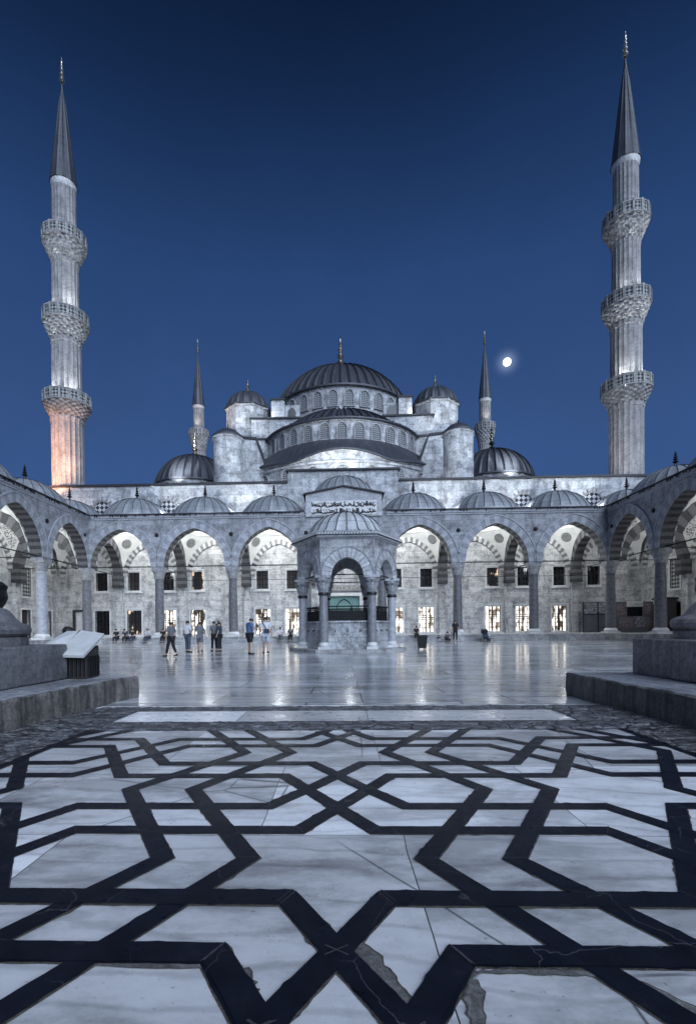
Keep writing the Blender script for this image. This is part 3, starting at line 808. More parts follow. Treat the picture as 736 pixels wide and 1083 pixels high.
# great door seen through the fountain
d = MB(); frame_rect(d, -1.5, 1.5, ZF, 4.3, YW - .10, YW + .25, .3, ID); gd = d.build('portal_door', 'white', mosq)
d = MB(); d.box((-1.5, YW + .30, ZF), (1.5, YW + .36, 4.3)); d.build('door_leaf', 'teal', gd)
d = MB(); pts = arch(.72, .95, 8, 3.05, 0)
for (a, b), (c, e) in zip(pts[:-1], pts[1:]): d.tube((a, YW + .26, b), (c, YW + .26, e), .05, 6)
d.tube((-.72, YW + .26, ZF), (-.72, YW + .26, 3.05), .05, 6); d.tube((.72, YW + .26, ZF), (.72, YW + .26, 3.05), .05, 6); d.build('door_tracery', 'iron', gd)
d = MB(); d.box((-1.9, YW - .16, 4.75), (1.9, YW - .02, 5.35)); di = d.build('door_inscription_panel', 'light_s', mosq)
g = MB(); script_strokes(g, -1.8, 1.8, 4.8, 5.3, -.185, TW, 14, .04); g.build('inscription', 'gold', di)
# facade coping
c = MB(); c.box((-XW - .45, -.22, 15.3), (-5.4, .5, 15.5), 0, TW); c.build('coping', 'edge', mosq)
c = MB(); c.box((5.4, -.22, 15.3), (XW + .45, .5, 15.5), 0, TW); c.build('coping', 'edge', mosq)
c = MB(); c.box((-5.5, -.24, 16.42), (5.5, .6, 16.6), 0, TW); c.build('coping', 'edge', mosq)
c = MB(); c.box((-5.3, -.02, 15.302), (5.3, 3, 16.42), 0, TW); c.build('attic_wall', 'facade', mosq)
# upper facing a few millimetres proud of the vaulted lower wall (different, weathered ashlar)
c = MB(); c.box((-XW - .31, -.03, 10.95), (XW + .31, -.004, 15.298), 0, TW); c.build('upper_facing', 'facade', mosq)
# round lattice windows between the little domes
for x in (-23.6, -17.1, 17.2, 23.7):
    d = MB(); d.lathe([(1.0, 0), (1.0, .10), (.84, .10), (.84, .02)], 24); d.v = [(x + a, YW - .03 - z, 13.0 + b) for a, b, z in d.v]
    rw = d.build('round_window', 'light_s', mosq)
    d = MB(); d.lathe([(.85, 0), (0, .001)], 24); d.uv = [None]*len(d.f); d.v = [(x + a, YW - .05, 13.0 + b) for a, b, z in d.v]; d.build('pane', 'fan', rw)
    d = MB()
    for i in range(16):
        a = 2*PI*i/16; d.tube((x + .86*math.cos(a), YW - .1, 13 + .86*math.sin(a)), (x + 1.28*math.cos(a), YW - .06, 13 + 1.28*math.sin(a)), .09, 5)
    d.build('rays', 'light_s', rw)
# body of the hall
c = MB(); c.box((-25, YW + 2.5, 0), (25, 104, 15.29)); c.box((-10.8, 66.8, 15.28), (10.8, 89, 29.95)); c.box((-11.0, 66.5, 29.9), (11.0, 89.2, 30.1), 1); c.build('hall_body', ['mosque', 'edge'], mosq)

def drum(name, Rr, z0, z1, c, a0, a1, nwin, wz0, wz1, ww, parent=mosq, mat='mosque', skip=0, lat=True, segs=64):
    d = MB(); d.lathe([(Rr, z0), (Rr, z1 - .25), (Rr + .15, z1 - .2), (Rr + .22, z1)], segs, c, a0, a1); dr = d.build(name, mat, parent)
    pts0 = arch(ww/2, ww*.62, 5, 0, 0)
    for i in range(nwin):
        th = a0 + (a1 - a0) * (i + .5) / nwin
        if math.sin(th) > .35: continue
        def T(u, v, z, th=th): return (c[0] + (Rr - v)*math.cos(th) - u*math.sin(th), c[1] + (Rr - v)*math.sin(th) + u*math.cos(th), z)
        sp = wz1 - ww*.62; f = MB()
        outl = [(-ww/2, wz0)] + [(u, sp + z) for u, z in pts0] + [(ww/2, wz0)]
        t = .16
        outer = [(-ww/2 - t, wz0)] + [(u*(1 + 2*t/ww), sp + z*(1 + 2*t/ww)) for u, z in pts0] + [(ww/2 + t, wz0)]
        for (a, b), (e, g_), (h, k), (l, m_) in zip(outl[:-1], outl[1:], outer[:-1], outer[1:]):
            f.prism([(a, b), (e, g_), (l, m_), (h, k)], -.16, .05, T)
        f.box((-ww/2 - t - .05, -.2, wz0 - .14), (ww/2 + t + .05, .02, wz0 - .002), 0, T)
        fr = f.build('window', 'muq', dr)
        pp = MB(); pp.face([T(u, -.03, z) for u, z in outl], 0, [(u, z) for u, z in outl]); pp.build('pane', 'leaded', fr)
    return dr
MC = (0, 75.4)
drum('main_drum', 10.15, 29.6, 33.8, MC, PI + .1, 2*PI - .1 + 0, 14, 30.95, 33.05, 1.15)
c = MB(); c.lathe([(10.13, 29.6), (10.13, 33.8)], 32, MC, -.1, PI + .1); c.build('rear_drum', 'mosque', mosq)
c = MB(); ribbed_dome(c, 10.25, 6.55, 33.8, MC, 52, .24, 14, .35); md_ = c.build('main_dome', 'leadd', mosq, angle=14)
seams(md_, 10.25, 6.55, 33.8, MC, 26, .12, .25, PI, 2*PI)
c = MB(); finial(c, 0, 75.4, 40.15, 6.2, 3.3); c.build('finial', 'gold', md_)
# front half dome and its drum of windows
SC_ = (0, 65.4)
drum('half_dome_drum', 10.0, 22.3, 25.0, SC_, PI - .12, 2*PI + .12, 17, 22.75, 24.55, 1.05)
HP = [(10.2, 24.85), (10.45, 24.95), (10.45, 25.1), (10.0, 25.2), (9.3, 25.45)] + dome_prof(8.7, 3.75, 25.65, 12, 0)[3:]
def rmh(i, th, k, r): return r + (.18 if (i % 4 == 0 and k > 3 and r > .3) else 0)
c = MB(); c.lathe(HP, 104, SC_, PI - .12, 2*PI + .12, 0, rmh); hd_ = c.build('half_dome', 'leadd', mosq, angle=14)
seams(hd_, 0, 0, 0, SC_, 27, .11, .19, PI, 2*PI, prof=HP[3:])
# lower ring
def lobe(th):
    d = abs(th - 1.5*PI) * 180 / PI; K = [(0, 0), (5, .06), (11, .28), (17, .62), (22, .95), (27, 1.0), (33, .85), (44, .62), (60, .55), (75, .9), (100, 1.4)]
    for (x0, y0), (x1, y1) in zip(K[:-1], K[1:]):
        if d <= x1: return y0 + (y1-y0)*(d-x0)/(x1-x0)
    return 1.4
def lobed(mb, prof, n, a0, a1, mat=0, ribs=False):
    g = []
    for r, z, f in prof:
        row = []
        for i in range(n + 1):
            th = a0 + (a1-a0)*i/n; rr = r + (.09 if ribs and i % 3 == 0 and f < .95 else 0); row.append((SC_[0] + rr*math.cos(th), SC_[1] + rr*math.sin(th), z - lobe(th)*f))
        g.append(row)
    L = 0
    for k in range(len(prof) - 1):
        dl = math.hypot(prof[k+1][0]-prof[k][0], prof[k+1][1]-prof[k][1])
        for i in range(n):
            u0 = 13*(a1-a0)*i/n; u1 = 13*(a1-a0)*(i+1)/n
            mb.face([g[k][i], g[k][i+1], g[k+1][i+1], g[k+1][i]], mat, [(u0, g[k][i][2] if not ribs else L), (u1, g[k][i+1][2] if not ribs else L), (u1, g[k+1][i+1][2] if not ribs else L + dl), (u0, g[k+1][i][2] if not ribs else L + dl)])
        L += dl
ew = drum('exedra_wall', 13.0, 15.3, 19.2, SC_, PI - .05, 2*PI + .05, 13, 16.9, 18.75, 1.15)
c = MB(); lobed(c, [(13.0, 19.18, 0), (13.0, 20.2, 1), (13.2, 20.28, 1), (13.25, 20.4, 1)], 96, PI - .05, 2*PI + .05); c.build('parapet', 'mosque', ew)
c = MB(); lobed(c, [(13.3, 20.3, 1), (13.42, 20.36, 1), (13.4, 20.5, 1), (12.7, 21.0, .9), (11.8, 21.7, .6), (10.9, 22.25, .25), (10.0, 22.7, 0)], 144, PI - .1, 2*PI + .1, 0, True); c.build('skirt_roof', 'leadd', mosq, angle=14)
# big octagonal weight turrets
for s in (-1, 1):
    x = s*12.62; c = MB(); c.lathe([(2.95, 15.3), (2.95, 30.35), (3.1, 30.4), (3.15, 30.62)], 8, (x, 66), PI/8, PI/8 + 2*PI, 0); tw = c.build('weight_turret', 'mosque', mosq, angle=20)
    c = MB(); c.lathe([(3.28, 30.62), (3.28, 30.75)], 8, (x, 66), PI/8, PI/8 + 2*PI); ribbed_dome(c, 2.95, 2.55, 30.75, (x, 66), 20, .12, 9, .15); cd = c.build('dome', 'leadd', tw, angle=14)
    c = MB(); finial(c, x, 66, 33.2, 1.9, 1.3); c.build('finial', 'gold', cd)
    # round stair towers close behind the facade
    x = s*12.0; c = MB(); c.lathe([(1.52, 15.3), (1.52, 20.95), (1.62, 21.0), (1.62, 21.2)], 28, (x, 51)); tw = c.build('stair_tower', 'mosque', mosq)
    c = MB(); c.lathe([(1.75, 21.2), (1.75, 21.3)], 28, (x, 51)); ribbed_dome(c, 1.5, .95, 21.3, (x, 51), 12, .05, 7, .1); cd = c.build('dome', 'leadd', tw)
    c = MB(); finial(c, x, 51, 22.2, .6, .5); c.build('finial', 'collar', cd)
    # stepped buttress walls
    T_ = lambda u, v, z, s=s: (s*u, v, z)
    c = MB()
    c.box((7.3, 62.6, 27), (9.0, 70, 30.6), 0, T_); c.box((5.4, 63.2, 27), (7.3, 64.2, 30.2), 0, T_)
    c.box((5.4, 62.4, 24), (11.6, 68, 28.1), 0, T_); c.box((9.3, 61.5, 15.3), (13.2, 63.4, 25.1), 0, T_)
    bt = c.build('buttress', 'mosque', mosq, smooth=False)
    for bx0, bx1 in (((7.15, 62.4, 30.6), (9.15, 70, 30.78)), ((5.3, 62.2, 28.1), (11.8, 68, 28.3)), ((9.1, 61.3, 25.1), (13.4, 63.5, 25.32))):
        c = MB(); c.box(bx0, bx1, 0, T_); c.build('flashing', 'edge', bt, smooth=False)
    c = MB(); c.prism([(9.9, 23.0), (11.9, 23.25), (12.0, 23.5), (9.85, 23.3), (8.45, 19.5), (8.6, 19.1)], 55.9, 58.6, lambda u, v, z, s=s: (s*u, v, z)); c.build('flashing', 'edge', bt)
    c = MB(); c.prism([(8.6, 15.3), (11.9, 15.3), (11.9, 23.2), (9.9, 22.95), (8.6, 19.1)], 56, 58.5, lambda u, v, z, s=s: (s*u, v, z)); c.build('raking_buttress', 'mosque', mosq, smooth=False)
    c = MB(); pts = arch(.5, .7, 5, 0, 0); poly = [(6.4 - .5, 28.3)] + [(6.4 + u, 29.2 + z) for u, z in pts] + [(6.4 + .5, 28.3)]
    c.prism(poly, 63.12, 63.22, T_); c.build('niche', 'pane_d', bt)
    # corner domes of the hall with drums of fan windows
    x = s*17.6
    c = MB(); c.box((s*17.6 - 5.4, 52.8, 15.28), (s*17.6 + 5.4, 63.4, 16.7)); c.build('corner_block', 'mosque', mosq)
    c = MB(); c.box((s*17.6 - 5.6, 52.6, 16.7), (s*17.6 + 5.6, 63.6, 16.82)); c.build('flashing', 'edge', mosq)
    dr = drum('corner_drum', 4.5, 16.8, 18.1, (x, 58), PI, 2*PI, 7, 16.95, 17.7, .8, segs=32)
    c = MB(); c.lathe([(4.49, 16.8), (4.6, 18.1)], 32, (x, 58), 0, PI); c.build('rear_drum', 'mosque', mosq)
    c = MB(); ribbed_dome(c, 4.6, 3.75, 18.1, (x, 58), 32, .14, 10, .2); cd = c.build('corner_dome', 'leadd', mosq, angle=14); seams(cd, 4.6, 3.75, 18.1, (x, 58), 32, .08, .15)
    c = MB(); finial(c, x, 58, 21.8, 3.3, 1.7); c.build('finial', 'gold' if s < 0 else 'collar', cd)
    # small domes peeping over the roof edge near the minarets
    c = MB(); ribbed_dome(c, 1.2, .9, 15.5, (s*21.5, 50.5), 12, .04, 6, .05); c.build('roof_dome', 'leadd', mosq)

# ------------------------------------------------------------------ side arcades
def side_arcade(s, label):
    th = thing('side_arcade', (s*XC, 22, 0), label, 'arcade', 'side arcades of the courtyard')
    T = lambda u, v, z: (s*(XC + v), u, z)       # u runs along Y, v outward
    nb = 4
    cents = [YC - P*(j + .5) for j in range(nb)][::-1]
    yend = YC - P*nb
    w = MB(); front_wall(w, cents, (yend - .5, YC - TH - .004), T); w.build('arcade_wall', 'arcade', th)
    for c in cents:
        face_ring(th, c, T)
    for j in range(1, nb + 1): column(th, s*XC, YC - P*j, 1 if s < 0 else 0)
    cornice(th, yend, YC - TH - .1, T)
    p = MB(); p.box((-TH - .4, 0, 0), (XW - XC, 1, ZF), 0, lambda v, k, z: (s*(XC + v), yend + k*(YC - .87 - yend), z)); p.build('platform', 'muq', th)
    for j in range(nb):
        cy = YC - P*(j + .5)
        vault_bay(th, s*(XC + TH + 2.92), cy, PI/2, deco=(j == 0))
        roof_bay(th, s*(XC + 3.15), cy, 3.2, P/2)
        t = MB(); ring(t, 2.30, 2.95, .46, ZS, cy, -.16, .05, lambda u, v, z: (s*(XW + v), u, z), 33); t.build('wall_arch', ['ring_l', 'ring_d'], th)
        b_ = MB(); b_.lathe([(.0, 0), (.17, 0), (.17, .06), (.10, .12), (.0, .14)], 12)
        b_.v = [(s*(XC - TH - z), YC - P*j - (1.1 if j == 0 else 0) + x, 9.15 + y) for x, y, z in b_.v]; b_.build('boss', 'iron', th)
    t = MB(); ring(t, 2.30, 2.95, .46, ZS, 44.05, -.16, .05, lambda u, v, z: (s*(XW + v), u, z), 33); t.build('wall_arch', ['ring_l', 'ring_d'], th)
    for j in range(0, nb + 1):
        y = YC - P*j; t = MB(); ring(t, 2.28, 2.72, .72, ZS, 0, -.40, .40, lambda a, b, z: (s*(XC + 3.37 + a), y + b, z), 17); t.build('cross_arch', ['black_s', 'mid_s'], th)
        c = MB()
        for q in range(4): c.box((XW - .86, y - .405, 5.32 + q*.295), (XW - .002, y + .405, 5.32 + (q+1)*.295 - .002), q % 2, lambda a, b, z: (s*a, b, z))
        c.build('corbel', ['black_s', 'mid_s'], th)
        c = MB(); c.box((XW - .3, y - .3, ZF), (XW - .002, y + .3, 5.3), 0, lambda a, b, z: (s*a, b, z)); c.box((XW - .38, y - .36, 5.14), (XW - .001, y + .36, 5.318), 0, lambda a, b, z: (s*a, b, z)); c.build('pilaster', 'inner', th)
        t = MB(); t.tube((s*XC, y, 6.55), (s*XW, y, 6.55), .035, 6); t.build('tie_rod', 'iron', th)
    t = MB(); t.tube((s*XC, yend, 6.56), (s*XC, YC, 6.56), .045, 6); t.build('tie_rod', 'iron', th)
    hl = [(y - .62, y + .62, ZF + .02, 3.1) for y in (42.35, 45.5, 36.0, 38.9, 31, 25)]
    hu = [(y - .62, y + .62, 4.3, 6.9) for y in (42.5, 36.2, 30.0)]
    w = MB(); TB = lambda u, v, z: (s*(XW + v), u, z)
    wall_holes(w, yend - .5, YW, 0, ZT, 0, .5, hl + hu, TB); w.box((yend - .4, .62, 0), (YW, .7, ZT - .1), 0, TB)
    w.build('back_wall', 'inner', th)
    for h in hl:
        f = MB(); frame_rect(f, h[0], h[1], h[2], h[3], -.07, .12, .16, TB); d = f.build('doorway', 'white', th)
        f = MB(); f.box((h[0], .3, h[2]), (h[1], .35, h[3]), 0, TB); f.build('door_leaf', 'wood', d)
    for h in hu:
        f = MB(); frame_rect(f, h[0], h[1], h[2], h[3], -.05, .1, .15, TB); d = f.build('window', 'white', th)
        f = MB(); f.box((h[0], .06, h[2]), (h[1], .1, h[3]), 0, TB); f.build('pane', 'grille_v', d)
    return th
side_arcade(-1, 'left side arcade of the courtyard, its pale arches brightly lit')
side_arcade(1, 'right side arcade of the courtyard, in deeper shade behind the notice boards')

# ------------------------------------------------------------------ minarets
def minaret(x, y, label, rad, zb, balc, spire, tip, fin, tilt=0, base_r=None):
    """rad: shaft radius per stage; balc: (corbel bottom, parapet top) per balcony"""
    th = thing('minaret', (x, y, 0), label, 'minaret', 'minarets of the mosque')
    zz = zb
    for i, r in enumerate(rad):
        z1 = balc[i][0] if i < len(balc) else spire
        s_ = MB(); n = 60
        def rm(k, t, j, rr): return rr * (1 + (.05 if k % 3 == 0 else 0))
        s_.lathe([(r*1.03, zz - .3), (r*1.02, zz + .4), (r, zz + .6), (r*.985, z1 - .4), (r*1.03, z1 - .35), (r*1.04, z1)], n, (x, y), rmod=rm)
        s_.build('shaft', 'minaret', th, angle=12)
        if i < len(balc):
            cb, pt = balc[i]; R1 = (r * .66 + 1.17) if rad[0] > 1.4 else r * .66 + 1.0; nz = pt - 1.15
            c = MB(); tiers = 7
            prof = []
            for k in range(tiers):
                f0 = k / tiers; rr = r + (R1 - r) * (f0 ** .85); prof += [(rr, cb + (nz - cb)*f0), (rr + .04*r, cb + (nz - cb)*(f0 + .13))]
            prof.append((R1 + .08, nz))
            def rm2(k, t, j, rr):
                ph = (j // 2) % 2
                return rr * (1 + (.045 if (k // 2 + ph) % 2 else -.03) * (1 if j < len(prof) - 1 else 0))
            c.lathe(prof, 64, (x, y), rmod=rm2); c.lathe([(R1 + .12, nz), (R1 + .12, nz + .14), (r, nz + .14)], 32, (x, y))
            bc = c.build('balcony', 'muq', th, angle=20)
            pw = MB(); pw.lathe([(R1 + .05, nz + .14), (R1 + .05, pt - .1)], 32, (x, y)); pw.lathe([(R1 - .03, pt - .1), (R1 - .03, nz + .14)], 32, (x, y))
            pw.build('parapet_panel', 'grille_v', bc)
            pw = MB(); pw.lathe([(R1 - .05, pt - .12), (R1 + .11, pt - .12), (R1 + .11, pt), (R1 - .05, pt)], 32, (x, y))
            for k in range(16):
                a = 2*PI*(k + .5)/16; ca, sa = math.cos(a), math.sin(a); Tq = lambda u, v, z: (x + (R1 + v)*ca - u*sa, y + (R1 + v)*sa + u*ca, z)
                pw.box((-.10, -.06, nz + .14), (.10, .13, pt + .06), 0, Tq)
            pw.build('railing', 'muq', bc)
            zz = nz + .14
        else:
            pass
    r = rad[-1]
    s_ = MB(); s_.lathe([(r, spire - .6), (r*1.12, spire - .35), (r*1.16, spire)], 32, (x, y)); s_.build('collar', 'white', th)
    s_ = MB()
    def rm3(k, t, j, rr): return rr + (.05 if k % 4 == 0 and rr > .25 else 0)
    pr = [(r*1.2, spire - .05), (r*1.2, spire + .02)] + [(r*1.12*(1 - f) + .04, spire + .02 + (tip - spire)*f) for f in [i/8 for i in range(9)]]
    s_.lathe(pr, 48, (x, y), rmod=rm3); sp = s_.build('spire', 'leadd', th, angle=12)
    f = MB(); finial(f, x, y, tip - .1, fin, 1.5 * r/1.3); f.build('finial', 'gold', sp)
    th.rotation_euler.y = R(tilt)
    return th
for s in (-1, 1):
    minaret(s*28.3, 49.6, ('tall left foreground minaret with three balconies, its foot glowing orange' if s < 0 else 'tall right foreground minaret with three balconies, evenly grey stone'),
            [1.48, 1.34, 1.20, 1.08], 5, [(22.9, 25.4), (30.9, 33.7), (38.9, 41.8)], 46.9, 57.4, 2.8)
    minaret(s*27.8, 95, ('distant small minaret rising behind the left corner dome' if s < 0 else 'distant small minaret rising behind the right corner dome, below the moon'),
            [1.24, 1.02], 20, [(36.4, 40.2)], 45.0, 55.5, 3.0)

# ------------------------------------------------------------------ ablution fountain
FC = (0.0, 24.9)
fo = thing('fountain_pavilion', (FC[0], FC[1], 0), 'hexagonal marble ablution fountain under a ribbed dome in the middle of the courtyard', 'fountain')
def hexpt(r, k): a = -PI/2 + PI/6 + PI/3*k; return (FC[0] + r*math.cos(a), FC[1] + r*math.sin(a))
SD = 2.27
def hexprism(mb, r, z0, z1, mat=0, r1=None):
    r1 = r if r1 is None else r1
    mb.lathe([(0, z0), (r, z0), (r1, z1), (0, z1)], 6, FC, -PI/2 + PI/6, -PI/2 + PI/6 + 2*PI, mat)
f = MB(); hexprism(f, 3.0, 0, .15); f.build('step', 'muq', fo, smooth=False)
for k in range(6):
    x, y = hexpt(SD, k)
    c = MB(); c.box((x - .27, y - .27, .15), (x + .27, y + .27, .27)); c.lathe([(.25, .27), (.27, .34), (.235, .42), (.225, .48)], 16, (x, y)); cbm = c.mesh('b', 'white', (x, y, 0))
    c = MB(); c.lathe([(.215, .48), (.21, 1.6), (.195, 2.7), (.23, 2.74), (.23, 2.82)], 16, (x, y)); cc = c.build('column', 'palecol' if k in (1, 4) else 'midcol', fo)
    c = MB(); c.box((x - .27, y - .27, .15), (x + .27, y + .27, .27)); c.lathe([(.25, .27), (.27, .34), (.235, .42), (.225, .48)], 16, (x, y)); c.build('base', 'white', cc)
    c = MB(); c.lathe([(.235, 2.70), (.255, 2.74), (.255, 2.80), (.235, 2.84)], 16, (x, y)); c.build('neck_ring', 'collar', cc)
    c = MB(); c.lathe([(.215, 2.82), (.25, 2.98), (.27, 3.05), (.31, 3.2), (.31, 3.28), (.36, 3.40), (.39, 3.5)], 32, (x, y), rmod=lambda i, t, j, r: r*(1 + .10*math.cos(t*8)*(1 if j % 2 else -1))); c.box((x - .36, y - .36, 3.5), (x + .36, y + .36, 3.62)); c.build('capital', 'marble', cc)
# arch faces
for k in range(6):
    a = Vector(hexpt(SD, k)); b = Vector(hexpt(SD, (k+1) % 6)); mid = (a + b)/2; d = (b - a).normalized(); nrm = Vector((d.y, -d.x)) ; 
    if nrm.dot(mid - Vector(FC)) < 0: nrm = -nrm
    hs = (b - a).length/2
    T = lambda u, v, z, mid=mid, d=d, nrm=nrm: (mid.x + d.x*u + nrm.x*v, mid.y + d.y*u + nrm.y*v, z)
    mb = MB(); aa, rise, zs, zt = .76, .86, 3.62, 5.32
    pts = arch(aa, rise, 9, zs, 0)
    for v in (.22, -.2):
        e = hs + (.125 if v > 0 else -.115)
        mb.face([T(-e, v, zs), T(-aa, v, zs), T(-aa, v, zt), T(-e, v, zt)]); mb.face([T(aa, v, zs), T(e, v, zs), T(e, v, zt), T(aa, v, zt)])
        for (p, q), (r_, s_) in zip(pts[:-1], pts[1:]): mb.face([T(p, v, q), T(r_, v, s_), T(r_, v, zt), T(p, v, zt)])
    for (p, q), (r_, s_) in zip(pts[:-1], pts[1:]): mb.face([T(p, -.2, q), T(r_, -.2, s_), T(r_, .22, s_), T(p, .22, q)])
    for sg in (1, -1): mb.face([T(sg*aa, -.2, zs), T(sg*aa, .22, zs), T(sg*(hs+.125), .22, zs), T(sg*(hs-.115), -.2, zs)])
    fa = mb.build('arch_wall', 'marble', fo)
    r_ = MB(); ring(r_, aa - .015, rise - .015, .44, zs, 0, -.21, .26, T, 15, True); ra_ = r_.build('arch_ring', ['fring', 'fring2'], fa)
    r_ = MB(); ring(r_, aa + .43, rise + .45, .05, zs, 0, .1, .285, T, 15, False); r_.build('moulding', 'dark_v', ra_)
    r_ = MB(); 
    A_1 = arch(aa + .0, rise + .0, 8, zs, 0); B_1 = arch(aa + .42, rise + .43, 8, zs, 0)
    for (p, q), (e, g0) in zip(A_1[1:-1], B_1[1:-1]):
        d2 = Vector((e - p, g0 - q)).normalized(); n2 = Vector((-d2.y, d2.x)) * .009
        r_.prism([(p + n2.x, q + n2.y), (p - n2.x, q - n2.y), (e - n2.x, g0 - n2.y), (e + n2.x, g0 + n2.y)], .2, .264, T)
    r_.build('joints', 'edge', ra_)
    t = MB(); t.tube(T(-hs, 0, 3.68), T(hs, 0, 3.68), .03, 6); t.build('tie_rod', 'iron', fa)
    # carved marble basin wall and bronze grille between the columns, set inward
    q = .90; hb = hs*q
    Tb = lambda u, v, z, mid=mid, d=d, nrm=nrm: (FC[0] + (mid.x-FC[0])*q + d.x*u + nrm.x*v, FC[1] + (mid.y-FC[1])*q + d.y*u + nrm.y*v, z)
    m_ = MB(); m_.box((-hb, -.12, .15), (hb, .05, 1.42), 0, Tb); m_.box((-hb - .02, -.14, 1.42), (hb + .02, .12, 1.50), 0, Tb); m_.box((-hb, .05, .15), (hb, .12, .38), 0, Tb)
    for sg in (-1, 0, 1):
        m_.box((sg*.66 - .28, .05, .5), (sg*.66 + .28, .075, 1.28), 0, Tb)
    bs = m_.build('basin_panel', 'marble', fo)
    g = MB()
    for i in range(-9, 10): g.tube(Tb(i*hb/9.5, 0, 1.5), Tb(i*hb/9.5, 0, 2.18), .012, 4)
    for i in range(8): g.tube(Tb(-hb, 0, 1.52 + i*.093), Tb(hb, 0, 1.52 + i*.093), .011, 4)
    g.box((-hb, -.04, 2.16), (hb, .04, 2.22), 0, Tb); g.box((-hb, -.012, 1.5), (hb, .0, 1.98), 0, Tb); g.build('grille', 'iron', bs)
    for sg in (-1, 0, 1): tp = MB(); tp.tube(Tb(sg*.6, .10, 1.05), Tb(sg*.6, .22, 1.03), .025, 6); tp.tube(Tb(sg*.6, .20, 1.05), Tb(sg*.6, .22, .96), .018, 6); tp.build('tap', 'collar', bs)
# mouldings, parapet cresting, dome
f = MB(); hexprism(f, 2.56, 5.32, 5.40, 0, 2.70); hexprism(f, 2.76, 5.402, 5.47); fc_ = f.build('cornice', 'fring', fo, smooth=False)
f = MB(); hexprism(f, 2.84, 5.472, 5.50); f.build('flashing', 'edge', fc_, smooth=False)
f = MB()
for k in range(6):
    a = Vector(hexpt(2.72, k)); b = Vector(hexpt(2.72, (k+1) % 6))
    for i in range(20):
        p = a + (b-a)*(i + .5)/20; f.lathe([(.06, 5.50), (.065, 5.57), (.03, 5.62), (.045, 5.67), (0, 5.72)], 6, (p.x, p.y))
f.build('cresting', 'fring', fc_)
f = MB(); hexprism(f, 2.5, 5.521, 5.62, 0, 2.2); f.lathe([(2.22, 5.55), (2.28, 5.7)], 32, FC)
def rmf(i, th, k, r): return r + (.035 if (i % 4 == 0 and k > 1 and r > .2) else 0)
f.lathe([(2.30, 5.62), (2.26, 5.68), (2.0, 5.82), (1.86, 6.0), (1.72, 6.25), (1.5, 6.50), (1.18, 6.72), (.8, 6.88), (.4, 6.97), (0, 7.0)], 96, FC, rmod=rmf); fd = f.build('dome', 'leadl', fo, angle=12)
seams(fd, 0, 0, 0, FC, 24, .035, .04, prof=[(2.26, 5.68), (2.0, 5.82), (1.86, 6.0), (1.72, 6.25), (1.5, 6.50), (1.18, 6.72), (.8, 6.88), (.4, 6.97), (.05, 7.0)])
f = MB(); f.lathe([(2.0, 5.0), (1.7, 5.25), (0, 5.315)], 24, FC); f.build('inner_ceiling', 'dark_v', fo)

# ------------------------------------------------------------------ foreground platforms and column pedestals
def platform(poly, ztop, name, label, seed):
    """rough-edged stone slab: poly ccw in plan"""
    rnd = random.Random(seed); mb = MB(); P2 = []
    for i in range(len(poly)):
        a = Vector(poly[i]); b = Vector(poly[(i+1) % len(poly)]); n = max(1, int((b-a).length/.11))
        for k in range(n): 
            p = a + (b-a)*k/n; j = 0 if k == 0 else .013; P2.append((p.x + rnd.uniform(-j, j), p.y + rnd.uniform(-j, j)))
    n = len(P2); lev = [(0, 0), (.01, .12), (.0, ztop - .05), (-.0, ztop - .02), (-.035, ztop)]
    cx = sum(p[0] for p in P2)/n; cy = sum(p[1] for p in P2)/n
    rows = []
    for k, (o, z) in enumerate(lev):
        row = []
        for i, (x, y) in enumerate(P2):
            d = Vector((x-cx, y-cy)).normalized(); jj = rnd.uniform(-.02, .015) if k >= 2 else rnd.uniform(-.008, .008)
            zz = z + (rnd.uniform(-.012, .004) if k >= 3 else 0)
            row.append((x + d.x*(o + jj), y + d.y*(o + jj), zz))
        rows.append(row)
    for k in range(len(lev)-1):
        for i in range(n): mb.face([rows[k][i], rows[k][(i+1) % n], rows[k+1][(i+1) % n], rows[k+1][i]], 0)
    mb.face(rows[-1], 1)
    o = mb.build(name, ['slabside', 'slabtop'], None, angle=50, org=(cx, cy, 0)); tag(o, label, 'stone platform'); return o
platform([(-4.40, 1.0), (-3.86, 7.50), (-7.5, 7.42), (-7.5, 1.0)], .37, 'stone_platform', 'long worn stone platform edging the left side under the column pedestal', 3)
platform([(-3.855, 7.53), (-3.72, 8.02), (-7.5, 8.12), (-7.5, 7.45)], .365, 'stone_platform', 'short end block closing the far end of the left stone platform', 5)
platform([(3.62, 1.0), (7.5, 1.0), (7.5, 7.95), (3.33, 8.0), (3.40, 5.6)], .37, 'stone_platform', 'long chipped stone platform edging the right side under the column pedestal', 4)
M['plinth_r'] = oldstone('pinkish_lightened_pedestal', (.34, .30, .295), (.16, .14, .14))  # paler pedestal colour, standing in for sunlight that misses the right one
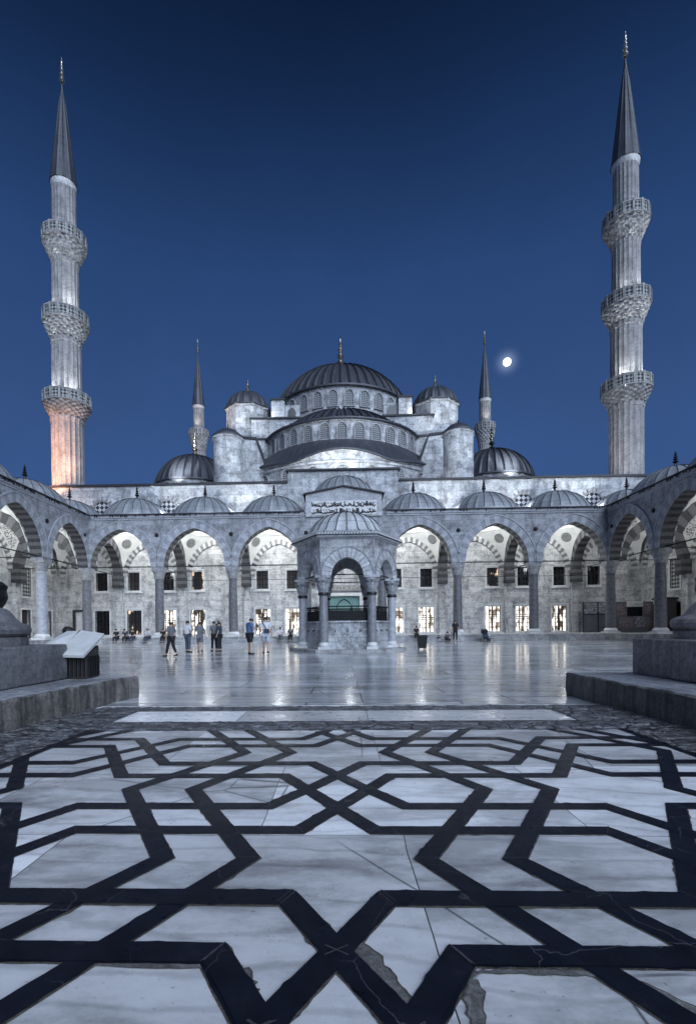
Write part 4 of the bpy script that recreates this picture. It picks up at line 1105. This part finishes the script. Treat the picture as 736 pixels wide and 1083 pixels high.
def pedestal(x, y, rz, label, pm='plinth'):
    th = thing('column_pedestal', (x, y, .37), label, 'column base', 'column pedestals at the portal')
    bm = bmesh.new(); bmesh.ops.create_cube(bm, size=1)
    bmesh.ops.scale(bm, vec=(1.7, 1.62, .55), verts=bm.verts); bmesh.ops.bevel(bm, geom=list(bm.edges), offset=.03, segments=3, affect='EDGES', profile=.6)
    me = bpy.data.meshes.new('plinth'); bm.to_mesh(me); bm.free(); me.materials.append(M[pm])
    for p in me.polygons: p.use_smooth = True
    me.set_sharp_from_angle(angle=R(40))
    o = bpy.data.objects.new('plinth', me); COL.objects.link(o); o.parent = th; o.location = (0, 0, .275)
    m_ = MB(); z = .922
    prof = [(.0, z), (.635, z), (.645, z + .115), (.60, z + .125), (.62, z+.135), (.665, z + .17), (.68, z + .225), (.665, z + .275), (.62, z + .31), (.55, z + .33), (.495, z + .38), (.455, z + .44), (.41, z + .50), (.36, z + .535), (.31, z + .55)]
    m_.lathe(prof, 48, (x, y)); m_.build('moulded_base', pm, th, angle=30)
    m_ = MB()
    m_.lathe([(.30, z + .55), (.34, z + .62), (.37, z + .70), (.35, z + .80), (.37, z + .86), (.30, z + .93)], 40, (x, y), rmod=lambda i, t, k, r: r*(1 + (.06 if (i + k) % 2 else -.05)))
    m_.build('bronze_collar', 'collar', th, angle=15)
    m_ = MB(); m_.lathe([(.285, z + .9), (.28, 3.0), (.26, 11.2)], 32, (x, y)); m_.build('shaft', pm, th)
    m_ = MB(); m_.lathe([(.27, 11.2), (.42, 11.5), (.55, 11.8)], 32, (x, y)); m_.box((x-.55, y-.55, 11.8), (x+.55, y+.55, 12.05)); m_.build('capital', 'white', th)
    return th
pedestal(-5.52, 6.78, 0, 'dark grey column pedestal with moulded round base on the left platform')
pedestal(5.07, 6.92, 0, 'pinkish grey column pedestal with moulded round base on the right platform', 'plinth_r')

# ------------------------------------------------------------------ lectern with open white board
lc = thing('lectern', (-4.66, 7.85, .365), 'black box lectern holding tilted white panels on the left platform', 'lectern')
m_ = MB(); m_.box((-4.92, 7.62, .366), (-4.40, 8.02, .80)); 
for i in range(7): m_.box((-4.93, 7.605, .40), (-4.93, 7.605, .40))
m_.v = m_.v[:8*3]; 
m_ = MB(); m_.prism([(7.62, .366), (8.02, .366), (8.02, .88), (7.62, .72)], -4.92, -4.385, lambda u, v, z: (v, u, z)); bx_ = m_.build('box', 'wood', lc, smooth=False)
m_ = MB()
for i in range(8): m_.box((-4.90 + i*.066, 7.595, .39), (-4.865 + i*.066, 7.618, .70))
for i in range(5): m_.box((-4.383, 7.66 + i*.075, .39), (-4.362, 7.70 + i*.075, .72))
m_.build('slat', 'iron', bx_)
m_ = MB()
def leaf(P0, P1, P2_, P3, t, mb):
    a, b, c, d = [Vector(p) for p in (P0, P1, P2_, P3)]; n = (b-a).cross(d-a).normalized()*t
    top = [a+n, b+n, c+n, d+n]; mb.face(top); mb.face([d, c, b, a])
    for i in range(4): mb.face([[a, b, c, d][i], [a, b, c, d][(i+1) % 4], top[(i+1) % 4], top[i]])
leaf((-5.12, 7.52, .84), (-4.82, 7.44, .72), (-4.76, 8.14, 1.10), (-5.02, 8.2, 1.10), .03, m_)
m_.build('open_panel', 'white', lc, smooth=False)
m_ = MB(); leaf((-4.815, 7.46, .72), (-4.36, 7.50, .70), (-4.33, 8.12, 1.04), (-4.75, 8.16, 1.10), .045, m_); m_.build('open_panel', 'white', lc, smooth=False)
m_ = MB(); m_.tube((-4.79, 7.46, .74), (-4.755, 8.15, 1.13), .018, 6); m_.build('hinge', 'iron', lc)

# ------------------------------------------------------------------ people
def person(loc, face, label, pose='stand', top='grey_cotton', bottom='black_cotton', shorts=False, h=1.70, cat='person', bag=None, seed=0, group=None, lean=0.0):
    """face: heading in degrees, 0 = looking towards +Y"""
    rnd = random.Random(seed); k = h / 1.72
    th = thing('person', loc, label, cat, group); th.rotation_euler.z = R(face)
    J = {}
    if pose in ('stand', 'phone', 'walk'):
        st = .24 if pose == 'walk' else .03
        J = dict(pelvis=(0, 0, .93), belly=(0, .01, 1.08), chest=(0, .02, 1.30), neck=(0, .01, 1.47), head=(0, .03, 1.57), crown=(0, .03, 1.66),
                 sl=(-.17, 0, 1.41), sr=(.17, 0, 1.41), hl=(-.09, 0, .90), hr=(.09, 0, .90),
                 kl=(-.10, st*.5 + .02, .50), kr=(.11, -st*.2 + .02, .50), al=(-.11, st, .09), ar=(.12, -st, .09 + (.04 if pose == 'walk' else 0)),
                 tl=(-.13, st + .17, .04), tr=(.14, -st + .17, .04))
        if pose == 'phone':
            J.update(el=(-.25, .04, 1.15), er=(.25, .05, 1.15), wl=(-.10, .27, 1.20), wr=(.09, .28, 1.23), fl=(-.04, .33, 1.24), fr=(.04, .33, 1.27), head=(0, .10, 1.54), crown=(0, .13, 1.62), neck=(0, .05, 1.46))
        else:
            J.update(el=(-.25, -.03, 1.14), er=(.25, -.02, 1.14), wl=(-.27, .06, .90), wr=(.27, .05, .90), fl=(-.27, .09, .80), fr=(.27, .08, .80))
    else:  # sitting on an edge / on the floor, seat height .0 at origin
        sh = .46 if pose == 'sit' else .12
        dn = 0 if pose == 'sit' else .0
        kz = sh + .05 if pose == 'sit' else .45
        J = dict(pelvis=(0, 0, sh + .08), belly=(0, .03, sh + .24), chest=(0, .08 + lean, sh + .44), neck=(0, .13 + lean*1.4, sh + .59), head=(0, .17 + lean*1.6, sh + .69), crown=(0, .18 + lean*1.7, sh + .78),
                 sl=(-.17, .10 + lean, sh + .53), sr=(.17, .10 + lean, sh + .53), hl=(-.09, .02, sh + .06), hr=(.09, .02, sh + .06),
                 kl=(-.13, .42 if pose == 'sit' else .34, kz), kr=(.14, .42 if pose == 'sit' else .34, kz), al=(-.12, .44, .09), ar=(.13, .42, .09), tl=(-.13, .60, .04), tr=(.14, .58, .04),
                 el=(-.24, .20 + lean, sh + .28), er=(.24, .20 + lean, sh + .28), wl=(-.14, .38, sh + .20), wr=(.12, .38, sh + .20), fl=(-.12, .46, sh + .16), fr=(.10, .46, sh + .16))
    J = {a: Vector(b)*k for a, b in J.items()}
    def skin(name, seq, rads, mat, sub=1):
        names = []; 
        for a, b in seq:
            for q in (a, b):
                if q not in names: names.append(q)
        me = bpy.data.meshes.new(name); me.from_pydata([J[n] for n in names], [(names.index(a), names.index(b)) for a, b in seq], [])
        o = bpy.data.objects.new(name, me); COL.objects.link(o); o.parent = th; me.materials.append(M[mat])
        o.modifiers.new('skin', 'SKIN'); 
        if not me.skin_vertices: 
            bm = bmesh.new(); bm.from_mesh(me); bm.verts.layers.skin.verify(); bm.to_mesh(me); bm.free()
        for i, n in enumerate(names):
            r = rads.get(n, .05)*k; r = r if isinstance(r, tuple) else (r, r)
            me.skin_vertices[0].data[i].radius = r; me.skin_vertices[0].data[i].use_root = (i == 0)
        s = o.modifiers.new('sub', 'SUBSURF'); s.levels = sub; s.render_levels = sub + 1; o.modifiers['skin'].use_smooth_shade = True
        return o
    rb = dict(pelvis=.125, belly=.12, chest=.135, neck=.055, head=.088, crown=.07, sl=.06, sr=.06, el=.042, er=.042, wl=.028, wr=.028, fl=.035, fr=.035, hl=.09, hr=.09, kl=.058, kr=.058, al=.04, ar=.04, tl=.035, tr=.035)
    body = skin('body', [('pelvis', 'belly'), ('belly', 'chest'), ('chest', 'neck'), ('neck', 'head'), ('head', 'crown'), ('chest', 'sl'), ('sl', 'el'), ('el', 'wl'), ('wl', 'fl'), ('chest', 'sr'), ('sr', 'er'), ('er', 'wr'), ('wr', 'fr'),
                 ('pelvis', 'hl'), ('hl', 'kl'), ('kl', 'al'), ('al', 'tl'), ('pelvis', 'hr'), ('hr', 'kr'), ('kr', 'ar'), ('ar', 'tr')], rb, 'skin')
    J['cl'] = J['sl'].lerp(J['el'], .85); J['cr'] = J['sr'].lerp(J['er'], .85); J['neckb'] = J['chest'].lerp(J['neck'], .7)
    skin('shirt', [('pelvis', 'belly'), ('belly', 'chest'), ('chest', 'neckb'), ('chest', 'sl'), ('sl', 'cl'), ('chest', 'sr'), ('sr', 'cr')],
         dict(pelvis=.152, belly=.152, chest=.165, neckb=.085, sl=.085, sr=.085, cl=.068, cr=.068), top)
    f_ = .92 if shorts else 1.0
    J['bl'] = J['hl'].lerp(J['kl'], f_) if shorts else J['kl'].lerp(J['al'], .88); J['br'] = J['hr'].lerp(J['kr'], f_) if shorts else J['kr'].lerp(J['ar'], .88)
    rr = dict(pelvis=.145, hl=.115, hr=.115, kl=.078, kr=.078, bl=.10 if shorts else .065, br=.10 if shorts else .065)
    seq = [('pelvis', 'hl'), ('hl', 'bl'), ('pelvis', 'hr'), ('hr', 'br')] if shorts else [('pelvis', 'hl'), ('hl', 'kl'), ('kl', 'bl'), ('pelvis', 'hr'), ('hr', 'kr'), ('kr', 'br')]
    skin('shorts' if shorts else 'trousers', seq, rr, bottom)
    # hair cap
    hd = J['head']; cr = J['crown']; ax = (cr - hd).normalized()
    m_ = MB(); m_.lathe([(.0, -.01), (.098, .0), (.104, .04), (.092, .085), (.06, .115), (0, .128)], 14); q = Vector((0, 0, 1)).rotation_difference(ax)
    back = Vector((0, -.018, .012))*k
    vv = [q @ (Vector(v)*k) + hd + back for v in m_.v]
    wl_ = worldloc(th)
    m_.v = [(v.x, v.y, v.z) for v in vv]; me = m_.mesh('hair', 'hair'); o = bpy.data.objects.new('hair', me); COL.objects.link(o); o.parent = th
    for s in 'lr':
        a = J['a'+s]; t = J['t'+s]; m_ = MB(); m_.tube(a + Vector((0, -.03, -.04))*k, t + Vector((0, .03, 0))*k, .052*k, 8, 0, .036*k)
        me = m_.mesh('shoe', 'black_cotton'); o = bpy.data.objects.new('shoe', me); COL.objects.link(o); o.parent = th
    if bag:
        m_ = MB(); m_.tube(J['sl'] + Vector((.03, -.09, .07)), J['belly'] + Vector((.06, -.19, .02)), .02, 6); m_.tube(J['sl'] + Vector((.03, -.02, .09)), J['sl'] + Vector((.03, -.09, .07)), .02, 6)
        b0 = J['belly'] + Vector((-.06, -.25, -.10)); m_.box(tuple(b0), tuple(b0 + Vector((.24, .08, .17)))); me = m_.mesh('shoulder_bag', 'navy_cotton', smooth=False); o = bpy.data.objects.new('shoulder_bag', me); COL.objects.link(o); o.parent = th
    if pose == 'phone':
        m_ = MB(); p = (J['fl'] + J['fr'])/2; m_.box((p.x - .04, p.y - .0, p.z - .05), (p.x + .04, p.y + .012, p.z + .09)); me = m_.mesh('phone', 'iron', smooth=False); o = bpy.data.objects.new('phone', me); COL.objects.link(o); o.parent = th
    return th
person((-4.45, 21.8, 0), -50, 'man in blue shirt and black shorts bowing his head over a phone', 'phone', 'blue_cotton', 'black_cotton', True, 1.68, seed=1)
person((-3.80, 22.3, 0), 5, 'man in white shirt and pale shorts with a dark shoulder bag', 'walk', 'white_cotton', 'pale_cotton', True, 1.72, bag=True, seed=2)
person((-8.10, 24.4, 0), -25, 'man in white shirt and dark trousers at the left of the standing group', 'stand', 'white_cotton', 'denim', False, 1.62, seed=3)
person((-7.45, 24.3, 0), 10, 'man in grey shirt and shorts, middle of the standing group', 'walk', 'grey_cotton', 'grey_cotton', True, 1.55, seed=4)
person((-6.95, 25.2, 0), 30, 'person in dark clothes just right of the man in grey shorts', 'stand', 'grey_cotton', 'black_cotton', False, 1.6, seed=5)
person((-6.62, 25.0, 0), 80, 'person all in black at the right end of the standing group', 'stand', 'navy_cotton', 'black_cotton', False, 1.55, seed=6)
person((-10.35, 39.45, 0.29), 180, 'person in dark coat standing alone on the portico step', 'stand', 'black_cotton', 'black_cotton', False, 1.6, seed=7)
person((-7.6, 20.6, 0), 60, 'person in grey shirt and black trousers walking alone nearer the camera than the standing group', 'walk', 'grey_cotton', 'black_cotton', False, 1.5, seed=8)
def sitter(x, top, bot, label, seed, y=39.75, z=.11, face=180, **kw): person((x, y, z), face, label, 'sit', top, bot, False, 1.62, seed=seed, **kw)
sitter(-18.9, 'black_cotton', 'black_cotton', 'leftmost person seated on the portico step, in black', 11)
sitter(-18.1, 'navy_cotton', 'black_cotton', 'person in dark blue seated second from the left on the portico step', 12, lean=.15)
sitter(-17.55, 'black_cotton', 'navy_cotton', 'person in black seated below the dark barred window on the portico step', 13)
sitter(-16.25, 'pale_cotton', 'navy_cotton', 'person in pale shirt seated left of the portico column', 14, face=165)
sitter(-15.0, 'black_cotton', 'black_cotton', 'person in black seated just right of the portico column base', 15, face=190)
sitter(-5.3, 'white_cotton', 'grey_cotton', 'person in white seated on the step right of the bag carrier', 16)
sitter(-4.45, 'grey_cotton', 'black_cotton', 'person in grey hunched forward on the step left of the fountain', 17, lean=.2)
sitter(-3.5, 'pale_cotton', 'grey_cotton', 'person in pale shirt seated on the step close to the fountain', 18)
sitter(5.8, 'black_cotton', 'black_cotton', 'person in black seated on the step behind the waste bin', 19)
person((8.75, 38.9, 0), 170, 'slim person in black standing in front of the portico column', 'stand', 'black_cotton', 'black_cotton', False, 1.72, seed=20)
person((8.1, 38.6, 0), 150, 'person in grey crouching on the ground beside the slim standing figure', 'floor', 'grey_cotton', 'black_cotton', False, 1.5, seed=21)
person((7.35, 38.7, 0), 200, 'small child in black sitting on the ground left of the crouching person', 'floor', 'black_cotton', 'pale_cotton', False, 1.0, seed=22)
person((11.3, 38.8, 0), 130, 'person in white shirt crouching behind the pushchair', 'floor', 'white_cotton', 'navy_cotton', False, 1.6, seed=23)
person((-5.75, 9.2, .0), -120, 'person in dark jacket seated behind the lectern', 'sit', 'grey_cotton', 'black_cotton', False, 1.62, seed=24, lean=.1)
# pushchair
pc = thing('pushchair', (10.9, 38.2, 0), 'small dark pushchair on the courtyard floor by the crouching person', 'pushchair')
for dx, dy in ((-.25, -.3), (.25, -.3), (-.25, .3), (.25, .3)):
    m_ = MB(); n = 14; cx_, cy_ = 10.9 + dx, 38.2 + dy
    for i in range(n):
        a, b = 2*PI*i/n, 2*PI*(i+1)/n; m_.tube((cx_, cy_ + .13*math.cos(a), .14 + .13*math.sin(a)), (cx_, cy_ + .13*math.cos(b), .14 + .13*math.sin(b)), .022, 5)
    m_.build('wheel', 'iron', pc)
m_ = MB()
for dx in (-.25, .25):
    m_.tube((10.9 + dx, 37.9, .14), (10.9 + dx, 38.75, 1.0), .015, 5); m_.tube((10.9 + dx, 38.5, .14), (10.9 + dx, 38.05, .62), .015, 5)
m_.tube((10.65, 38.75, 1.0), (11.15, 38.75, 1.0), .018, 5); m_.build('frame', 'palecol', pc)
m_ = MB(); m_.prism([(37.95, .35), (38.35, .32), (38.6, .85), (38.5, .9), (38.28, .45), (37.95, .43)], 10.68, 11.12, lambda u, v, z: (v, u, z)); m_.build('seat', 'navy_cotton', pc, smooth=False)
m_ = MB(); m_.lathe([(.0, -.22), (.26, -.22), (.26, .22), (.0, .22)], 10, (0, 0), 0, PI*.6); m_.v = [(10.9 + z, 38.45 - x*.9, .72 + y) for x, y, z in m_.v]; m_.build('hood', 'black_cotton', pc)
# waste bin
wb = thing('waste_bin', (3.85, 25.2, 0), 'dark tapered wheeled waste bin standing right of the fountain', 'bin')
m_ = MB(); Tb_ = lambda z, a: [(3.85 + sx*a, 25.2 + sy*a*.95, z) for sx, sy in ((-1, -1), (1, -1), (1, 1), (-1, 1))]
lo, hi = Tb_(.08, .18), Tb_(.66, .245)
for i in range(4): m_.face([lo[i], lo[(i+1) % 4], hi[(i+1) % 4], hi[i]])
m_.face(lo[::-1]); m_.build('body', 'iron', wb, smooth=False)
m_ = MB(); m_.box((3.58, 24.94, .66), (4.12, 25.46, .71)); m_.box((3.62, 24.97, .711), (4.08, 25.43, .75)); m_.build('lid', 'iron', wb, smooth=False)
for dx in (-.15, .15):
    m_ = MB(); m_.tube((3.85 + dx - .02, 25.38, .08), (3.85 + dx + .02, 25.38, .08), .08, 12); m_.build('wheel', 'iron', wb)

# ------------------------------------------------------------------ notice boards under the right arcade corner
M['poster'] = maze('poster_print', (.30, .31, .33), (.05, .05, .06), 5); M['poster_r'] = maze('red_poster_print', (.24, .22, .23), (.09, .045, .045), 6)
M['board'] = plain('grey_board', (.10, .105, .12), .6, 0, 3, .3)
nb_ = thing('notice_board', (23.4, 46.3, ZF), 'wide grey notice board with a patterned poster band along its top', 'board', 'notice boards at the right corner')
m_ = MB(); m_.box((22.35, 46.25, ZF), (24.65, 46.4, 3.4)); m_.build('panel', 'board', nb_, smooth=False)
m_ = MB(); m_.box((22.42, 46.22, 2.3), (23.65, 46.247, 3.32)); m_.build('poster', 'poster', nb_, smooth=False)
m_ = MB(); m_.box((23.75, 46.22, 2.3), (24.58, 46.247, 3.32)); m_.build('poster', 'poster', nb_, smooth=False)
m_ = MB()
for x in (22.35, 23.7, 24.62): m_.box((x, 46.2, ZF), (x + .06, 46.249, 3.42))
m_.box((22.41, 46.205, 2.2), (24.62, 46.248, 2.27)); m_.build('frame', 'iron', nb_, smooth=False)
nb2 = thing('notice_board', (26.0, 44.5, ZF), 'dark notice board with red posters, a screen and a white sign on top', 'board', 'notice boards at the right corner')
m_ = MB(); m_.box((24.35, 44.5, ZF), (27.7, 44.65, 3.3)); m_.build('panel', 'board', nb2, smooth=False)
m_ = MB(); m_.box((25.35, 44.42, 2.85), (26.75, 44.5, 3.35)); sg_ = m_.build('sign', 'white', nb2, smooth=False)
m_ = MB(); script_strokes(m_, 25.6, 26.6, 2.95, 3.2, 44.395, ID, 31, .03); m_.build('lettering', 'teal', sg_)
m_ = MB(); m_.box((25.4, 44.44, 2.0), (26.7, 44.5, 2.8)); m_.build('screen', 'pane_d', nb2, smooth=False)
for a, b, c, d, mm in ((24.45, 25.3, 2.1, 3.1, 'poster_r'), (24.7, 25.9, .95, 1.9, 'poster_r'), (26.0, 27.0, 1.0, 1.95, 'poster'), (26.85, 27.5, 2.2, 3.1, 'poster_r'), (27.1, 27.6, 1.0, 1.9, 'poster_r')):
    m_ = MB(); m_.box((a, 44.455, c), (b, 44.498, d)); m_.build('poster', mm, nb2, smooth=False)
bt = thing('kiosk', (27.5, 42.6, ZF), 'narrow black kiosk standing beside the right arcade column', 'kiosk')
m_ = MB(); m_.box((27.0, 41.9, ZF), (28.0, 43.3, 3.35)); m_.build('cabinet', 'wood', bt, smooth=False)
m_ = MB(); m_.box((26.9, 41.8, 3.35), (28.1, 43.4, 3.5)); m_.build('roof', 'iron', bt, smooth=False)
m_ = MB(); m_.box((26.975, 42.1, 1.7), (26.998, 43.1, 2.2)); m_.build('panel', 'board', bt, smooth=False)

# ------------------------------------------------------------------ moon
mo = MB(); n = 24
pr = [(24*math.sin(PI*i/12), -24*math.cos(PI*i/12)) for i in range(13)]; pr[0] = (0, -24); pr[-1] = (0, 24)
mo.lathe(pr, n); mo.v = [(1022 + x, 3000 + y, 1611 + z) for x, y, z in mo.v]
M['moon'] = emit('moonlight', (1.0, .97, .90), 2.2, (.45, .45, .43, 1), .035, (.42, .52))
moo = mo.build('moon', 'moon', None, org=(1022, 3000, 1611)); tag(moo, 'bright full moon in the blue sky right of the mosque', 'moon')

# ------------------------------------------------------------------ lights
def lamp(kind, loc, energy, col=(1, 1, 1), radius=.2, target=None, size=None, spot=None, blend=.5):
    l = bpy.data.lights.new(kind.lower() + '_lamp', kind); l.energy = energy; l.color = col
    if kind in ('POINT', 'SPOT'): l.shadow_soft_size = radius
    if kind == 'AREA' and size: l.size = size
    if kind == 'SPOT': l.spot_size = R(spot or 60); l.spot_blend = blend
    o = bpy.data.objects.new('floodlight' if kind != 'POINT' else 'vault_light', l); COL.objects.link(o); o.location = loc
    if target is not None:
        o.rotation_euler = (Vector(target) - Vector(loc)).to_track_quat('-Z', 'Y').to_euler()
    return o
WH = (.93, .97, 1.0)
pw = {-4: 220, -3: 680, -2: 600, -1: 720, 0: 700, 1: 560, 2: 420, 3: 520, 4: 170}
for k in range(-4, 5): lamp('POINT', (P*k, 44.3, 10.9), pw[k]*.95, WH, .5); lamp('POINT', (P*k + .4, 43.0, 7.2), pw[k]*.16, WH, .22)
for s in (-1, 1):
    for j in range(4): lamp('POINT', (s*25.3, YC - P*(j + .5), 10.9), (520 if s < 0 else 230), WH, .5); lamp('POINT', (s*24.2, YC - P*(j + .5), 7.2), (80 if s < 0 else 45), WH, .22)
# roof floodlights standing behind the facade coping
CW = (.90, .96, 1.0)
for x, y, z, tx, ty, tz, e, sp in ((-2, 48.8, 16.6, -3, 58, 23, 1100, 110), (2, 48.8, 16.6, 3, 58, 23, 1100, 110), (-20, 48.6, 15.9, -12.6, 66, 28, 15000, 30), (20, 48.6, 15.9, 12.6, 66, 28, 15000, 30),
                                 (-9.6, 61.8, 28.55, -4, 67, 32, 150, 110), (9.6, 61.8, 28.55, 4, 67, 32, 150, 110), (-9.0, 48.0, 15.7, -12, 51, 19, 150, 80), (9.0, 48.0, 15.7, 12, 51, 19, 150, 80)):
    lamp('SPOT', (x, y, z), e, CW, .3, (tx, ty, tz), spot=sp, blend=.8)
# small floods on the portico roof between the little domes, washing the upper facade
for k in (-2.5, -1.5, 1.5, 2.5, 3.5): lamp('SPOT', (P*k, 42.6, 11.2), 1300, CW, .2, (P*k, 47.2, 14), spot=110, blend=.8)
# balcony floodlights grazing the shafts
for s in (-1, 1):
    for zb, e in ((24.4, 1900), (32.7, 1800), (40.8, 1200)):
        for dx, dy in ((-.55, -.85), (.75, -.65)):
            x, y = s*28.3 + dx*1.95, 49.6 + dy*1.95; lamp('SPOT', (x, y, zb), e, (.93, .98, 1.0), .12, (s*28.3, 49.6 - .6, zb + 5), spot=75, blend=.9)
    lamp('SPOT', (s*27.8, 92.7, 40.3), 260, (1, .96, .88), .12, (s*27.8, 94.6, 44.3), spot=80, blend=.9)
lamp('SPOT', (-31.5, 38.5, 12.0), 21000, (1.0, .50, .30), .3, (-28.7, 48.5, 18.5), spot=42, blend=.9)
lamp('SPOT', (-26.6, 46.9, 15.9), 500, (1.0, .60, .38), .2, (-27.8, 48.9, 22), spot=90, blend=.9)
lamp('SPOT', (-26.9, 45.8, 12.0), 500, (1.0, .60, .42), .2, (-25.6, 47.2, 14.2), spot=110, blend=.9)
lamp('SPOT', (24.6, 44.0, 15.0), 900, (.95, .98, 1.0), .2, (28.3, 49.4, 21), spot=90, blend=.9)

sun = bpy.data.lights.new('dusk_light', 'SUN'); sun.energy = 3.3; sun.angle = R(60); sun.color = (.70, .82, 1.0)
so = bpy.data.objects.new('dusk_light', sun); COL.objects.link(so)
sd = Vector((-.40, .78, -.52)); so.rotation_euler = sd.to_track_quat('-Z', 'Y').to_euler(); so.location = (0, -20, 40)

# ------------------------------------------------------------------ sky
wd = bpy.data.worlds.new('World'); sc.world = wd; wd.use_nodes = True; nt = wd.node_tree
bg = nt.nodes['Background']
sky = N(nt, 'ShaderNodeTexSky'); sky.sky_type = 'NISHITA'; sky.sun_disc = False; sky.sun_elevation = R(-4); sky.sun_rotation = R(200)
tc = N(nt, 'ShaderNodeTexCoord'); sp = N(nt, 'ShaderNodeSeparateXYZ'); nt.links.new(tc.outputs['Generated'], sp.inputs[0])
g = ramp(nt, sp.outputs[2], [(0.0, (.40, 1.00, 2.6)), (.34, (.34, .80, 2.15)), (.58, (.19, .53, 1.58)), (.73, (.068, .21, .68)), (.81, (.026, .088, .29))])
bg.inputs['Strength'].default_value = .085
skn = ramp(nt, noise(nt, tc.outputs['Generated'], 3.0, 6, .6), [(.3, .93), (.7, 1.07)])
g = mix(nt, 1.0, g, skn, 'MULTIPLY')
nrm_ = N(nt, 'ShaderNodeVectorMath', operation='NORMALIZE'); nt.links.new(tc.outputs['Generated'], nrm_.inputs[0])
dt = N(nt, 'ShaderNodeVectorMath', operation='DOT_PRODUCT'); nt.links.new(nrm_.outputs[0], dt.inputs[0]); dt.inputs[1].default_value = tuple(Vector((1022.3, 3000, 1610)).normalized())
mr = N(nt, 'ShaderNodeMapRange'); nt.links.new(dt.outputs['Value'], mr.inputs[0]); mr.inputs[1].default_value = .9992; mr.inputs[2].default_value = 1.0
pw_ = N(nt, 'ShaderNodeMath', operation='POWER'); nt.links.new(mr.outputs[0], pw_.inputs[0]); pw_.inputs[1].default_value = 9.0; glow = pw_.outputs[0]
gl = mix(nt, glow, (0, 0, 0, 1), (1.6, 1.9, 2.6, 1))
nt.links.new(mix(nt, 1.0, mix(nt, .04, g, sky.outputs[0], 'ADD'), gl, 'ADD'), bg.inputs['Color'])

# ------------------------------------------------------------------ camera (fitted to the building's regular bays)
cam = bpy.data.cameras.new('camera'); co = bpy.data.objects.new('camera', cam); COL.objects.link(co); sc.camera = co
cam.sensor_fit = 'VERTICAL'; cam.sensor_height = 36; cam.lens = 513.09 * 36 / 1083
cam.shift_x = (368 - 345.26) / 1083; cam.shift_y = (671.92 - 541.5) / 1083
yaw, pitch, roll = .0301, -.013, .0103
fwd = Vector((-math.sin(yaw)*math.cos(pitch), math.cos(yaw)*math.cos(pitch), math.sin(pitch)))
right = Vector((math.cos(yaw), math.sin(yaw), 0)); up = right.cross(fwd)
r2 = right*math.cos(roll) - up*math.sin(roll)*-1*-1; 
c_, s_ = math.cos(roll), math.sin(roll)
# image x' = x c + y_down s ; y_down' = -x s + y_down c
rx = right*c_ - up*s_; ux = up*c_ + right*s_
Mx = Matrix((rx, ux, -fwd)).transposed().to_4x4(); Mx.translation = Vector((-.3224, 0, 1.116))
co.matrix_world = Mx
cam.clip_start = .05; cam.clip_end = 8000
sc.view_settings.view_transform = 'Standard'; sc.view_settings.look = 'None'; sc.view_settings.exposure = 0.38; sc.view_settings.gamma = 1
